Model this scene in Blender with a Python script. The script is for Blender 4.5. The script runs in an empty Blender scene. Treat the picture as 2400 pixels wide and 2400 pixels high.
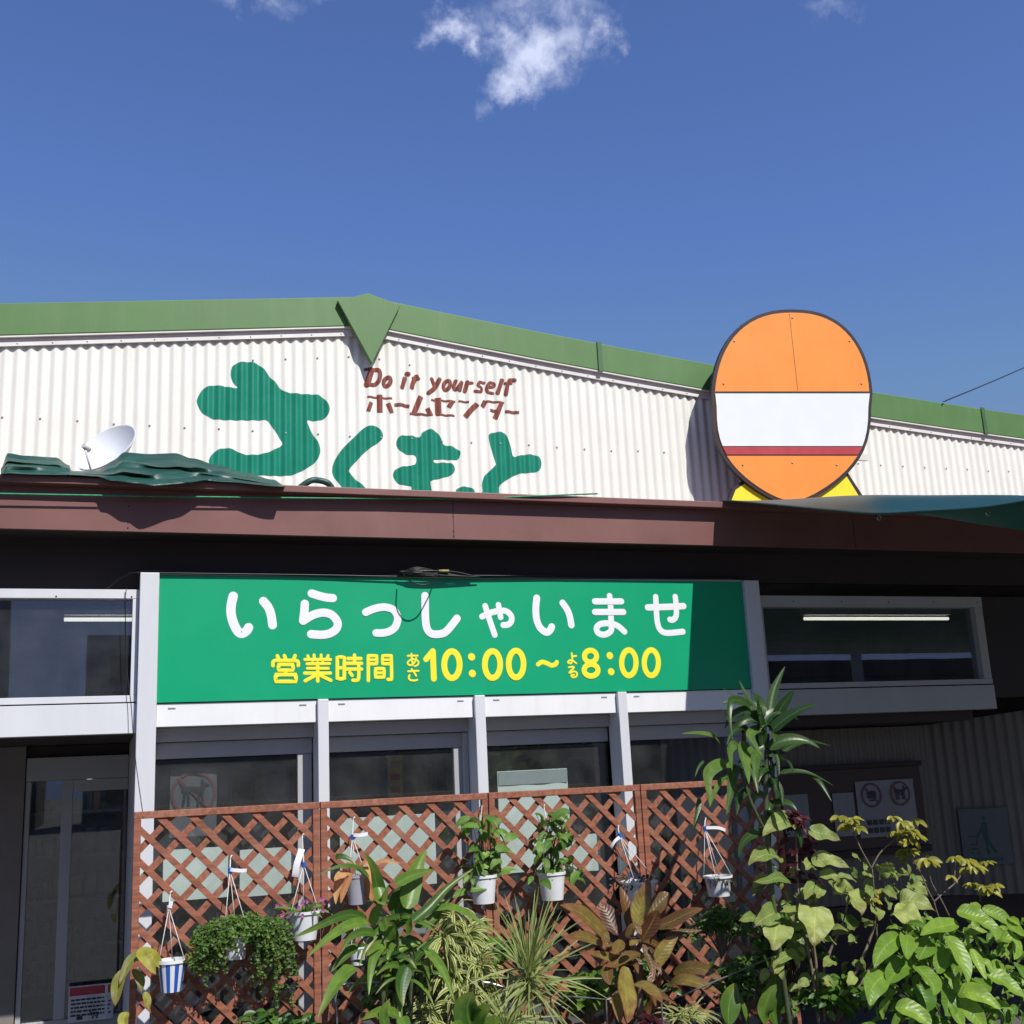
import bpy, bmesh, math, random
from mathutils import Vector, Matrix
from mathutils.geometry import tessellate_polygon
random.seed(7)
SC = bpy.context.scene
COL = SC.collection

# ------------------------------------------------------------------ camera
F, CZ = 2655.0, 1.65                       # focal length in photo pixels (2400 wide), eye height
UP = Vector((-560, 11600, -F)).normalized()
HX = Vector((7500, -245, -F)); HX = (HX - UP * HX.dot(UP)).normalized()
YN = UP.cross(HX)
R = Matrix((HX, YN, UP))                   # camera axes -> world axes
cam = bpy.data.cameras.new("camera"); camo = bpy.data.objects.new("camera", cam); COL.objects.link(camo)
m = R.to_4x4(); m.translation = Vector((0, 0, CZ)); camo.matrix_world = m
cam.sensor_fit = 'HORIZONTAL'; cam.sensor_width = 36.0; cam.lens = 36.0 * F / 2400
cam.clip_start = 0.05; cam.clip_end = 3000
SC.camera = camo

def ray(px, py):
    return R @ Vector((px - 1200, 1200 - py, -F))
def pt(px, py, Y):                         # a point of the photo on the plane y = Y
    d = ray(px, py); t = Y / d.y
    return Vector((d.x * t, Y, d.z * t + CZ))

# ------------------------------------------------------------------ world, sun, exposure
SUN = Vector((0.30, -1.0, 1.10)).normalized()
w = bpy.data.worlds.new("World"); SC.world = w; w.use_nodes = True
nt = w.node_tree; N = nt.nodes; L = nt.links
for n in list(N): N.remove(n)
out = N.new('ShaderNodeOutputWorld'); bg = N.new('ShaderNodeBackground'); bg.inputs[1].default_value = 0.062
sky = N.new('ShaderNodeTexSky'); sky.sky_type = 'NISHITA'; sky.sun_disc = False
sky.sun_elevation = math.asin(SUN.z); sky.sun_rotation = math.atan2(SUN.x, SUN.y)
sky.air_density = 1.0; sky.dust_density = 0.3; sky.ozone_density = 3.0
SKY_TINT = (1.56, 1.75, 2.45); SKY_CAP = (3.4, 4.5, 8.4)
def math_node(op, a, b=None, clamp=False):
    n = N.new('ShaderNodeMath'); n.operation = op; n.use_clamp = clamp
    for i, v in enumerate((a, b)):
        if v is None: continue
        if isinstance(v, (int, float)): n.inputs[i].default_value = v
        else: L.new(v, n.inputs[i])
    return n.outputs[0]
tc = N.new('ShaderNodeTexCoord')
def dotv(v):
    n = N.new('ShaderNodeVectorMath'); n.operation = 'DOT_PRODUCT'; L.new(tc.outputs['Generated'], n.inputs[0]); n.inputs[1].default_value = v
    return n.outputs['Value']
cc = ray(1240, 110).normalized(); cr = cc.cross(Vector((0, 0, 1))).normalized(); cq = cr.cross(cc)
dc = math_node('MAXIMUM', dotv(cc), 0.02)
ca = math_node('DIVIDE', dotv(cr), dc); cb = math_node('DIVIDE', dotv(cq), dc)
comb = N.new('ShaderNodeCombineXYZ'); L.new(ca, comb.inputs[0]); L.new(cb, comb.inputs[1])
n1 = N.new('ShaderNodeTexNoise'); n1.inputs['Scale'].default_value = 18; n1.inputs['Detail'].default_value = 11; n1.inputs['Roughness'].default_value = 0.66; n1.inputs['Distortion'].default_value = 0.35
L.new(comb.outputs[0], n1.inputs['Vector'])
n0 = N.new('ShaderNodeTexNoise'); n0.inputs['Scale'].default_value = 30; n0.inputs['Detail'].default_value = 6; n0.inputs['Roughness'].default_value = 0.6; L.new(comb.outputs[0], n0.inputs['Vector'])
w1 = N.new('ShaderNodeVectorMath'); w1.operation = 'SUBTRACT'; L.new(n0.outputs['Color'], w1.inputs[0]); w1.inputs[1].default_value = (.5, .5, .5)
w2 = N.new('ShaderNodeVectorMath'); w2.operation = 'SCALE'; L.new(w1.outputs[0], w2.inputs[0]); w2.inputs['Scale'].default_value = .075
w3 = N.new('ShaderNodeVectorMath'); w3.operation = 'ADD'; L.new(w2.outputs[0], w3.inputs[0]); L.new(comb.outputs[0], w3.inputs[1])
def blob(px, py, rx, ry, wt):
    d = ray(px, py); k = d.dot(cc); a0, b0 = d.dot(cr) / k, d.dot(cq) / k
    v = N.new('ShaderNodeVectorMath'); v.operation = 'SUBTRACT'; L.new(w3.outputs[0], v.inputs[0]); v.inputs[1].default_value = (a0, b0, 0)
    s = N.new('ShaderNodeVectorMath'); s.operation = 'MULTIPLY'; L.new(v.outputs[0], s.inputs[0]); s.inputs[1].default_value = (F * 0.92 / rx, F * 0.92 / ry, 0)
    l = N.new('ShaderNodeVectorMath'); l.operation = 'LENGTH'; L.new(s.outputs[0], l.inputs[0])
    return math_node('MULTIPLY', math_node('SUBTRACT', 1.0, l.outputs['Value'], True), wt)
cov = None
for b in [(1255, 120, 120, 95, 1.2), (1200, 178, 85, 55, 1.0), (1320, 85, 110, 85, .95), (1405, 85, 50, 75, .72), (1070, 62, 90, 48, .85), (1112, 95, 45, 50, .72), (1010, 70, 45, 40, .5),
          (1210, 25, 120, 60, .6), (1330, 20, 110, 60, .6), (1130, 240, 34, 60, .42), (600, 4, 120, 45, .52), (1950, 18, 110, 45, .42), (760, -10, 90, 30, .4)]:
    o = blob(*b); cov = o if cov is None else math_node('MAXIMUM', cov, o)
nz = math_node('MULTIPLY', math_node('SUBTRACT', n1.outputs['Fac'], 0.5), 2.0)
den = math_node('MULTIPLY', math_node('ADD', math_node('MULTIPLY', cov, 1.2), math_node('SUBTRACT', nz, 0.12)), math_node('MULTIPLY', cov, 1.5, True))
den = math_node('MULTIPLY', den, 0.88, True)
mixs = N.new('ShaderNodeMix'); mixs.data_type = 'RGBA'; mixs.blend_type = 'MIX'
tint = N.new('ShaderNodeMix'); tint.data_type = 'RGBA'; tint.blend_type = 'MULTIPLY'; tint.inputs[0].default_value = 1.0
L.new(sky.outputs[0], tint.inputs[6]); tint.inputs[7].default_value = (*SKY_TINT, 1)
cap = N.new('ShaderNodeMix'); cap.data_type = 'RGBA'; cap.blend_type = 'DARKEN'; cap.inputs[0].default_value = 1.0; L.new(tint.outputs[2], cap.inputs[6]); cap.inputs[7].default_value = (*SKY_CAP, 1)
L.new(den, mixs.inputs[0]); L.new(cap.outputs[2], mixs.inputs[6]); mixs.inputs[7].default_value = (11.0, 12.0, 16.0, 1)
L.new(mixs.outputs[2], bg.inputs[0]); L.new(bg.outputs[0], out.inputs[0])

sl = bpy.data.lights.new("sun", 'SUN'); sl.energy = 4.9; sl.angle = math.radians(0.53); sl.color = (1.0, 0.97, 0.93)
so = bpy.data.objects.new("sun", sl); COL.objects.link(so); so.rotation_euler = SUN.to_track_quat('Z', 'Y').to_euler(); so.location = SUN * 50
SC.view_settings.view_transform = 'Standard'; SC.view_settings.look = 'None'; SC.view_settings.exposure = 0.0; SC.view_settings.gamma = 1.0
SC.cycles.max_bounces = 8; SC.cycles.transparent_max_bounces = 16; SC.cycles.use_denoising = True

# ------------------------------------------------------------------ materials
def lin(r, g, b):
    f = lambda c: c / 255 / 12.92 if c / 255 <= .04045 else ((c / 255 + .055) / 1.055) ** 2.4
    return (f(r), f(g), f(b))
def newmat(name):
    m = bpy.data.materials.new(name); m.use_nodes = True
    return m, m.node_tree.nodes, m.node_tree.links, m.node_tree.nodes['Principled BSDF']
def mat(name, c, rough=.5, var=.12, scale=6., stretch=(1, 1, 1), bump=0., metal=0., dirt=None, dirt_amt=.35, dirt_scale=2.5, dirt_stretch=(1, 1, .25), spec=.5, coat=0.):
    m, n, l, p = newmat(name)
    t = n.new('ShaderNodeTexCoord'); mp = n.new('ShaderNodeMapping'); mp.inputs['Scale'].default_value = stretch
    l.new(t.outputs['Object'], mp.inputs[0])
    nz = n.new('ShaderNodeTexNoise'); nz.inputs['Scale'].default_value = scale; nz.inputs['Detail'].default_value = 7; nz.inputs['Roughness'].default_value = .6
    l.new(mp.outputs[0], nz.inputs[0])
    mx = n.new('ShaderNodeMix'); mx.data_type = 'RGBA'
    mx.inputs[6].default_value = (*[max(0, x * (1 - var)) for x in c], 1); mx.inputs[7].default_value = (*[min(1, x * (1 + var)) for x in c], 1)
    mr = n.new('ShaderNodeMapRange'); mr.inputs[1].default_value = .3; mr.inputs[2].default_value = .7; l.new(nz.outputs[0], mr.inputs[0]); l.new(mr.outputs[0], mx.inputs[0])
    col = mx.outputs[2]
    if dirt:
        mp2 = n.new('ShaderNodeMapping'); mp2.inputs['Scale'].default_value = dirt_stretch; l.new(t.outputs['Object'], mp2.inputs[0])
        n2 = n.new('ShaderNodeTexNoise'); n2.inputs['Scale'].default_value = dirt_scale; n2.inputs['Detail'].default_value = 9; n2.inputs['Roughness'].default_value = .68; l.new(mp2.outputs[0], n2.inputs[0])
        r2 = n.new('ShaderNodeMapRange'); r2.inputs[1].default_value = .5; r2.inputs[2].default_value = .75; r2.inputs[4].default_value = dirt_amt; l.new(n2.outputs[0], r2.inputs[0])
        m2 = n.new('ShaderNodeMix'); m2.data_type = 'RGBA'; l.new(r2.outputs[0], m2.inputs[0]); l.new(col, m2.inputs[6]); m2.inputs[7].default_value = (*dirt, 1); col = m2.outputs[2]
    l.new(col, p.inputs['Base Color'])
    rr = n.new('ShaderNodeMapRange'); rr.inputs[3].default_value = max(.02, rough - .08); rr.inputs[4].default_value = min(1, rough + .1); l.new(nz.outputs[0], rr.inputs[0]); l.new(rr.outputs[0], p.inputs['Roughness'])
    p.inputs['Metallic'].default_value = metal; p.inputs['Specular IOR Level'].default_value = spec; p.inputs['Coat Weight'].default_value = coat
    if bump:
        bp = n.new('ShaderNodeBump'); bp.inputs['Strength'].default_value = bump; bp.inputs['Distance'].default_value = .01; l.new(nz.outputs[0], bp.inputs['Height']); l.new(bp.outputs[0], p.inputs['Normal'])
    return m
def glassmat(name, tint=(.9, .92, .92), ior=1.75):
    m, n, l, p = newmat(name); n.remove(p)
    o = n['Material Output']; tr = n.new('ShaderNodeBsdfTransparent'); tr.inputs[0].default_value = (*tint, 1)
    gl = n.new('ShaderNodeBsdfGlossy'); gl.inputs['Roughness'].default_value = .012; gl.inputs[0].default_value = (.9, .92, .95, 1)
    nz = n.new('ShaderNodeTexNoise'); nz.inputs['Scale'].default_value = 1.3; t = n.new('ShaderNodeTexCoord'); l.new(t.outputs['Object'], nz.inputs[0])
    bp = n.new('ShaderNodeBump'); bp.inputs['Strength'].default_value = .012; bp.inputs['Distance'].default_value = .03; l.new(nz.outputs[0], bp.inputs['Height']); l.new(bp.outputs[0], gl.inputs['Normal'])
    lw = n.new('ShaderNodeLayerWeight'); lw.inputs[0].default_value = .5
    pw = n.new('ShaderNodeMath'); pw.operation = 'POWER'; l.new(lw.outputs['Facing'], pw.inputs[0]); pw.inputs[1].default_value = 5
    f0 = ((ior - 1) / (ior + 1)) ** 2
    fr = n.new('ShaderNodeMapRange'); fr.inputs[3].default_value = f0; fr.inputs[4].default_value = 1; l.new(pw.outputs[0], fr.inputs[0])
    mx = n.new('ShaderNodeMixShader'); l.new(fr.outputs[0], mx.inputs[0]); df = n.new('ShaderNodeBsdfDiffuse'); df.inputs[0].default_value = (.5, .53, .52, 1)
    n3 = n.new('ShaderNodeTexNoise'); n3.inputs['Scale'].default_value = 5; n3.inputs['Detail'].default_value = 8; l.new(t.outputs['Object'], n3.inputs[0])
    dr = n.new('ShaderNodeMapRange'); dr.inputs[1].default_value = .3; dr.inputs[2].default_value = .75; dr.inputs[3].default_value = .012; dr.inputs[4].default_value = .05; l.new(n3.outputs[0], dr.inputs[0])
    md = n.new('ShaderNodeMixShader'); l.new(dr.outputs[0], md.inputs[0]); l.new(tr.outputs[0], md.inputs[1]); l.new(df.outputs[0], md.inputs[2])
    l.new(md.outputs[0], mx.inputs[1]); l.new(gl.outputs[0], mx.inputs[2]); l.new(mx.outputs[0], o.inputs[0])
    return m
def emat(name, c, s):
    m, n, l, p = newmat(name); p.inputs['Base Color'].default_value = (*c, 1); p.inputs['Emission Color'].default_value = (*c, 1); p.inputs['Emission Strength'].default_value = s
    return m
def leafmat(name, c1, c2, edge=None, edge_at=.28, tip=None, rough=.36, trans=.35, vein=True, side=0.):
    m, n, l, p = newmat(name)
    at = n.new('ShaderNodeAttribute'); at.attribute_name = 'rnd'
    mx = n.new('ShaderNodeMix'); mx.data_type = 'RGBA'; mx.inputs[6].default_value = (*c1, 1); mx.inputs[7].default_value = (*c2, 1)
    l.new(at.outputs['Fac'], mx.inputs[0]); col = mx.outputs[2]
    uv = n.new('ShaderNodeUVMap'); sp = n.new('ShaderNodeSeparateXYZ'); l.new(uv.outputs[0], sp.inputs[0])
    ab = n.new('ShaderNodeMath'); ab.operation = 'SUBTRACT'; l.new(sp.outputs[0], ab.inputs[0]); ab.inputs[1].default_value = .5
    a2 = n.new('ShaderNodeMath'); a2.operation = 'ABSOLUTE'; l.new(ab.outputs[0], a2.inputs[0])
    tc = n.new('ShaderNodeTexCoord'); nz = n.new('ShaderNodeTexNoise'); nz.inputs['Scale'].default_value = 22; nz.inputs['Detail'].default_value = 5; l.new(tc.outputs['Object'], nz.inputs[0])
    def mixc(fac, c):
        nonlocal col
        q = n.new('ShaderNodeMix'); q.data_type = 'RGBA'; l.new(fac, q.inputs[0]); l.new(col, q.inputs[6]); q.inputs[7].default_value = (*c, 1); col = q.outputs[2]
    if edge:
        r = n.new('ShaderNodeMapRange'); r.inputs[1].default_value = edge_at; r.inputs[2].default_value = edge_at + .08; l.new(a2.outputs[0], r.inputs[0]); mixc(r.outputs[0], edge)
    if tip:
        ad = n.new('ShaderNodeMath'); ad.operation = 'ADD'; l.new(sp.outputs[1], ad.inputs[0]); l.new(nz.outputs[0], ad.inputs[1])
        r = n.new('ShaderNodeMapRange'); r.inputs[1].default_value = 1.05; r.inputs[2].default_value = 1.5; l.new(ad.outputs[0], r.inputs[0]); mixc(r.outputs[0], tip)
    if vein:
        r = n.new('ShaderNodeMapRange'); r.inputs[1].default_value = .0; r.inputs[2].default_value = .045; r.inputs[3].default_value = .45; r.inputs[4].default_value = 0; l.new(a2.outputs[0], r.inputs[0])
        mixc(r.outputs[0], tuple(min(1, x * 1.5 + .03) for x in c2))
    if side:
        m1 = n.new('ShaderNodeMath'); m1.operation = 'MULTIPLY'; l.new(a2.outputs[0], m1.inputs[0]); m1.inputs[1].default_value = 3.2
        m2 = n.new('ShaderNodeMath'); m2.operation = 'MULTIPLY_ADD'; l.new(sp.outputs[1], m2.inputs[0]); m2.inputs[1].default_value = 9.5; l.new(m1.outputs[0], m2.inputs[2])
        m2b = n.new('ShaderNodeMath'); m2b.operation = 'SUBTRACT'; m3 = n.new('ShaderNodeMath'); m3.operation = 'MULTIPLY'; l.new(sp.outputs[1], m3.inputs[0]); m3.inputs[1].default_value = 9.5
        l.new(m3.outputs[0], m2b.inputs[0]); l.new(m1.outputs[0], m2b.inputs[1])
        fr_ = n.new('ShaderNodeMath'); fr_.operation = 'PINGPONG'; l.new(m2b.outputs[0], fr_.inputs[0]); fr_.inputs[1].default_value = .5
        r = n.new('ShaderNodeMapRange'); r.inputs[1].default_value = .0; r.inputs[2].default_value = .16; r.inputs[3].default_value = side; r.inputs[4].default_value = 0; l.new(fr_.outputs[0], r.inputs[0]); mixc(r.outputs[0], tuple(min(1, x * 1.15 + .01) for x in c2))
    # blotchy variation
    r = n.new('ShaderNodeMapRange'); r.inputs[1].default_value = .35; r.inputs[2].default_value = .7; r.inputs[4].default_value = .5; l.new(nz.outputs[0], r.inputs[0]); mixc(r.outputs[0], tuple(x * .7 + y * .15 for x, y in zip(c1, c2)))
    l.new(col, p.inputs['Base Color']); p.inputs['Roughness'].default_value = rough + .1; p.inputs['Specular IOR Level'].default_value = .42
    hgt = None
    wv = n.new('ShaderNodeTexWave'); wv.wave_type = 'BANDS'; wv.bands_direction = 'Y'; wv.inputs['Scale'].default_value = 3.5; wv.inputs['Distortion'].default_value = 1.2; l.new(uv.outputs[0], wv.inputs[0])
    bp = n.new('ShaderNodeBump'); bp.inputs['Strength'].default_value = .05; bp.inputs['Distance'].default_value = .002; l.new((fr_ if side else wv).outputs[0], bp.inputs['Height']); l.new(bp.outputs[0], p.inputs['Normal'])
    if side: bp.inputs['Strength'].default_value = .35; bp.inputs['Distance'].default_value = .006
    tr = n.new('ShaderNodeBsdfTranslucent'); l.new(col, tr.inputs[0])
    ms = n.new('ShaderNodeMixShader'); ms.inputs[0].default_value = trans; l.new(p.outputs[0], ms.inputs[1]); l.new(tr.outputs[0], ms.inputs[2]); l.new(ms.outputs[0], n['Material Output'].inputs[0])
    return m

WALL = mat('cream_steel', (.80, .79, .715), .42, .03, 3, bump=.03, dirt=(.5, .47, .39), dirt_amt=.14, dirt_scale=3, dirt_stretch=(2.5, 1, .3))
GREEN_TRIM = mat('green_steel', (.085, .190, .052), .5, .08, 2.5, bump=.05, dirt=(.14, .235, .10), dirt_amt=.45, dirt_scale=2.2, dirt_stretch=(3, 1, .35))
GREEN_DARK = mat('green_clip', (.05, .13, .05), .5)
TRIM = mat('white_trim', (.72, .70, .66), .45, .06, 5, dirt=(.4, .37, .32), dirt_amt=.3)
BROWN = mat('brown_steel', (.185, .078, .066), .46, .12, 2.2, bump=.06, dirt=(.235, .115, .095), dirt_amt=.55, dirt_scale=1.6, dirt_stretch=(1, 1, .5))
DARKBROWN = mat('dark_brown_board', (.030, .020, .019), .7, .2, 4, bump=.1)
LET_GREEN = mat('letter_green', (.0, .205, .122), .42, .08, 6, dirt=(.02, .3, .2), dirt_amt=.3)
LET_BROWN = mat('letter_brown', (.21, .052, .032), .5, .2, 14)
SIGN_GREEN = mat('sign_green', (.0, .335, .150), .35, .035, 1.5, dirt=(.02, .27, .14), dirt_amt=.25, dirt_scale=2)
SIGN_WHITE = mat('sign_white', (.80, .80, .82), .35, .02)
SIGN_YELLOW = mat('sign_yellow', (.90, .78, .04), .35, .02)
ALU = mat('aluminium', (.63, .64, .66), .34, .05, 4, stretch=(1, 1, .15), dirt=(.45, .45, .45), dirt_amt=.2)
ALU_GREY = mat('grey_aluminium', (.40, .405, .40), .38, .06, 4, stretch=(1, 1, .15))
PANEL = mat('white_panel', (.78, .78, .78), .38, .03, 3, dirt=(.55, .52, .48), dirt_amt=.22, dirt_scale=4, dirt_stretch=(4, 1, .5))
TILE = mat('grey_wall', (.20, .175, .155), .7, .1, 6, bump=.1)
GLASS = glassmat('window_glass')
GLASS_DARK = glassmat('smoked_glass', (.8, .82, .83), 2.0)
INT = mat('interior_dark', (.30, .30, .30), .8, .2, 3)
INT2 = mat('interior_shelf', (.3, .3, .3), .6, .3, 9)
INT_FLOOR = mat('interior_floor', (.25, .24, .23), .4, .1, 3)
TUBE = emat('lamp_tube', (1.0, .96, .84), 1.5)
FIX = mat('lamp_body', (.6, .6, .58), .5)
TARP = mat('green_tarp', (.013, .066, .048), .42, .3, 14, stretch=(.35, 1, 1), bump=.9, spec=.5)
WOOD = mat('red_brown_timber', (.265, .090, .048), .65, .45, 5, stretch=(1, 1, 9), bump=.25, dirt=(.36, .20, .14), dirt_amt=.55, dirt_scale=7, dirt_stretch=(1, 1, 1))
WOOD_H = mat('red_brown_rail', (.265, .092, .05), .65, .45, 5, stretch=(9, 9, 9), bump=.25, dirt=(.42, .25, .18), dirt_amt=.65, dirt_scale=6, dirt_stretch=(1, 1, 1))
POTW = mat('white_plastic', (.72, .73, .74), .35, .06, 9, dirt=(.5, .46, .4), dirt_amt=.25, dirt_scale=9)
POTG = mat('grey_plastic', (.32, .33, .38), .3, .08, 9)
POTB = mat('blue_plastic', (.02, .10, .42), .35, .08, 9)
POTK = mat('black_plastic', (.02, .02, .022), .45, .2, 9)
STRING = mat('white_string', (.66, .63, .60), .5, .1)
BLUE = mat('blue_clip', (.01, .12, .55), .35)
TAG = mat('white_tag', (.75, .75, .77), .4, .05)
SOIL = mat('soil', (.05, .035, .025), .9, .4, 30, bump=.4)
PAPER = mat('pale_paper', (.72, .80, .73), .6, .05, 2)
PAPER_GREY = mat('grey_paper', (.34, .38, .38), .6, .05, 2)
WHITEP = mat('white_paper', (.6, .6, .6), .6, .05)
RED = mat('red_ink', (.42, .04, .05), .5)
DARK_RED = mat('dark_red_ink', (.13, .04, .045), .5)
BLACK = mat('black_ink', (.02, .02, .025), .5)
GREYINK = mat('grey_ink', (.2, .2, .21), .5)
GREENINK = mat('green_ink', (.012, .07, .05), .5)
ORANGE = mat('orange_paint', (.86, .285, .045), .42, .05, 3, dirt=(.62, .24, .07), dirt_amt=.3, dirt_scale=3, dirt_stretch=(3, 1, .3))
YELLOW = mat('yellow_paint', (.86, .72, .03), .4, .03, 2)
EDGE = mat('dark_edging', (.035, .022, .025), .45)
BOARDW = mat('board_white', (.76, .79, .85), .4, .02)
PINK = mat('board_pink', (.80, .52, .50), .4, .02)
STEEL = mat('galvanised', (.36, .36, .36), .35, .15, 20, metal=.8)
CABLE = mat('black_cable', (.012, .012, .012), .4)
ROPE = mat('green_rope', (.02, .25, .11), .55, .3, 40)
DISH = mat('dish_white', (.72, .75, .78), .4, .03)
ASPHALT = mat('asphalt', (.12, .115, .108), .9, .3, 40, bump=.3)
BARK = mat('bark', (.16, .12, .085), .85, .35, 30, bump=.4)
STEMG = mat('green_stem', (.05, .065, .025), .6, .3, 20)
CONC = mat('concrete', (.30, .29, .27), .85, .2, 3, bump=.1)
YBAN = mat('yellow_cloth', (.55, .42, .02), .6, .3, 12)

# ------------------------------------------------------------------ mesh helpers
def obj(name, bm, mats, parent=None, smooth=False, bevel=0):
    me = bpy.data.meshes.new(name); bm.normal_update(); bm.to_mesh(me); bm.free()
    o = bpy.data.objects.new(name, me); COL.objects.link(o)
    for mm in (mats if isinstance(mats, (list, tuple)) else [mats]): me.materials.append(mm)
    if smooth:
        for p in me.polygons: p.use_smooth = True
    if bevel:
        b = o.modifiers.new('bevel', 'BEVEL'); b.width = bevel; b.segments = 2; b.limit_method = 'ANGLE'
    if parent is not None:
        o.parent = parent; o.matrix_parent_inverse = parent.matrix_world.inverted()
    return o
def tag(o, label=None, cat=None, group=None, kind=None):
    for k, v in (('label', label), ('category', cat), ('group', group), ('kind', kind)):
        if v: o[k] = v
    return o
def thing(name, label, cat, loc, group=None):
    o = bpy.data.objects.new(name, None); COL.objects.link(o); o.location = loc; o.empty_display_size = .1
    o.matrix_world = Matrix.Translation(loc)
    return tag(o, label, cat, group)
def BM(): return bmesh.new()
def box(bm, x0, x1, y0, y1, z0, z1, mi=0):
    if x0 > x1: x0, x1 = x1, x0
    if z0 > z1: z0, z1 = z1, z0
    v = [bm.verts.new(p) for p in ((x0, y0, z0), (x1, y0, z0), (x1, y1, z0), (x0, y1, z0), (x0, y0, z1), (x1, y0, z1), (x1, y1, z1), (x0, y1, z1))]
    for q in ((0, 3, 2, 1), (4, 5, 6, 7), (0, 1, 5, 4), (1, 2, 6, 5), (2, 3, 7, 6), (3, 0, 4, 7)):
        bm.faces.new([v[i] for i in q]).material_index = mi
    return bm
def obox(bm, a, b, wdt, dep, mi=0, n=Vector((0, -1, 0))):   # bar from a to b
    a, b = Vector(a), Vector(b); d = (b - a).normalized(); s = d.cross(n).normalized(); n = s.cross(d)
    v = []
    for p in (a, b):
        for i, j in ((-1, -1), (1, -1), (1, 1), (-1, 1)): v.append(bm.verts.new(p + s * i * wdt / 2 + n * j * dep / 2))
    for q in ((0, 1, 2, 3), (7, 6, 5, 4), (0, 4, 5, 1), (1, 5, 6, 2), (2, 6, 7, 3), (3, 7, 4, 0)):
        bm.faces.new([v[i] for i in q]).material_index = mi
def prism(bm, poly, y0, y1, mi=0):                        # poly of (x, z), front face at y0
    f = [bm.verts.new((x, y0, z)) for x, z in poly]; b = [bm.verts.new((x, y1, z)) for x, z in poly]
    fs = [bm.faces.new(f), bm.faces.new(b[::-1])]
    for i in range(len(poly)):
        j = (i + 1) % len(poly); fs.append(bm.faces.new((f[j], f[i], b[i], b[j])))
    for q in fs: q.material_index = mi
    bmesh.ops.recalc_face_normals(bm, faces=fs)
def tube(bm, pts, r, n=8, mi=0, caps=True, r1=None):
    pts = [Vector(p) for p in pts]; rings = []
    for i, p in enumerate(pts):
        d = (pts[min(i + 1, len(pts) - 1)] - pts[max(i - 1, 0)]).normalized()
        a = d.cross(Vector((0, 0, 1)) if abs(d.z) < .9 else Vector((1, 0, 0))).normalized(); b = d.cross(a)
        rr = r if r1 is None else r + (r1 - r) * i / max(1, len(pts) - 1)
        rings.append([bm.verts.new(p + (a * math.cos(2 * math.pi * k / n) + b * math.sin(2 * math.pi * k / n)) * rr) for k in range(n)])
    for A, B in zip(rings, rings[1:]):
        for k in range(n):
            f = bm.faces.new((A[k], A[(k + 1) % n], B[(k + 1) % n], B[k])); f.material_index = mi; f.smooth = True
    if caps:
        bm.faces.new(rings[0][::-1]).material_index = mi; bm.faces.new(rings[-1]).material_index = mi
def lathe(bm, prof, c, n=28, mi=0, mfun=None):            # prof of (r, z); profile corners sharper than 35 degrees stay sharp
    def ring(p): return [bm.verts.new((c[0] + p[0] * math.cos(2 * math.pi * k / n), c[1] + p[0] * math.sin(2 * math.pi * k / n), c[2] + p[1])) for k in range(n)]
    A = ring(prof[0]); m_ = len(prof)
    for ri in range(m_ - 1):
        B = ring(prof[ri + 1])
        for k in range(n):
            f = bm.faces.new((A[k], A[(k + 1) % n], B[(k + 1) % n], B[k])); f.smooth = True
            f.material_index = mfun(ri, k) if mfun else mi
        A = B
        if ri < m_ - 2:
            d1 = (Vector(prof[ri + 1]) - Vector(prof[ri])).normalized(); d2_ = (Vector(prof[ri + 2]) - Vector(prof[ri + 1])).normalized()
            if d1.dot(d2_) < .82: A = ring(prof[ri + 1])
def ball(bm, c, r, mi=0):
    g = bmesh.ops.create_uvsphere(bm, u_segments=10, v_segments=6, radius=r, matrix=Matrix.Translation(c))
    for v in g['verts']:
        for f in v.link_faces: f.material_index = mi; f.smooth = True
def smooth_line(pts, per=6, closed=False):
    pts = [Vector(p) for p in pts]; o = []; n = len(pts)
    if n < 3: return pts
    for i in range(n if closed else n - 1):
        g = (lambda k: pts[k % n]) if closed else (lambda k: pts[max(0, min(n - 1, k))])
        p0, p1, p2, p3 = g(i - 1), g(i), g(i + 1), g(i + 2)
        for k in range(per):
            t = k / per
            o.append(.5 * ((2 * p1) + (p2 - p0) * t + (2 * p0 - 5 * p1 + 4 * p2 - p3) * t * t + (3 * p1 - p0 - 3 * p2 + p3) * t ** 3))
    if not closed: o.append(pts[-1])
    return o

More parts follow.
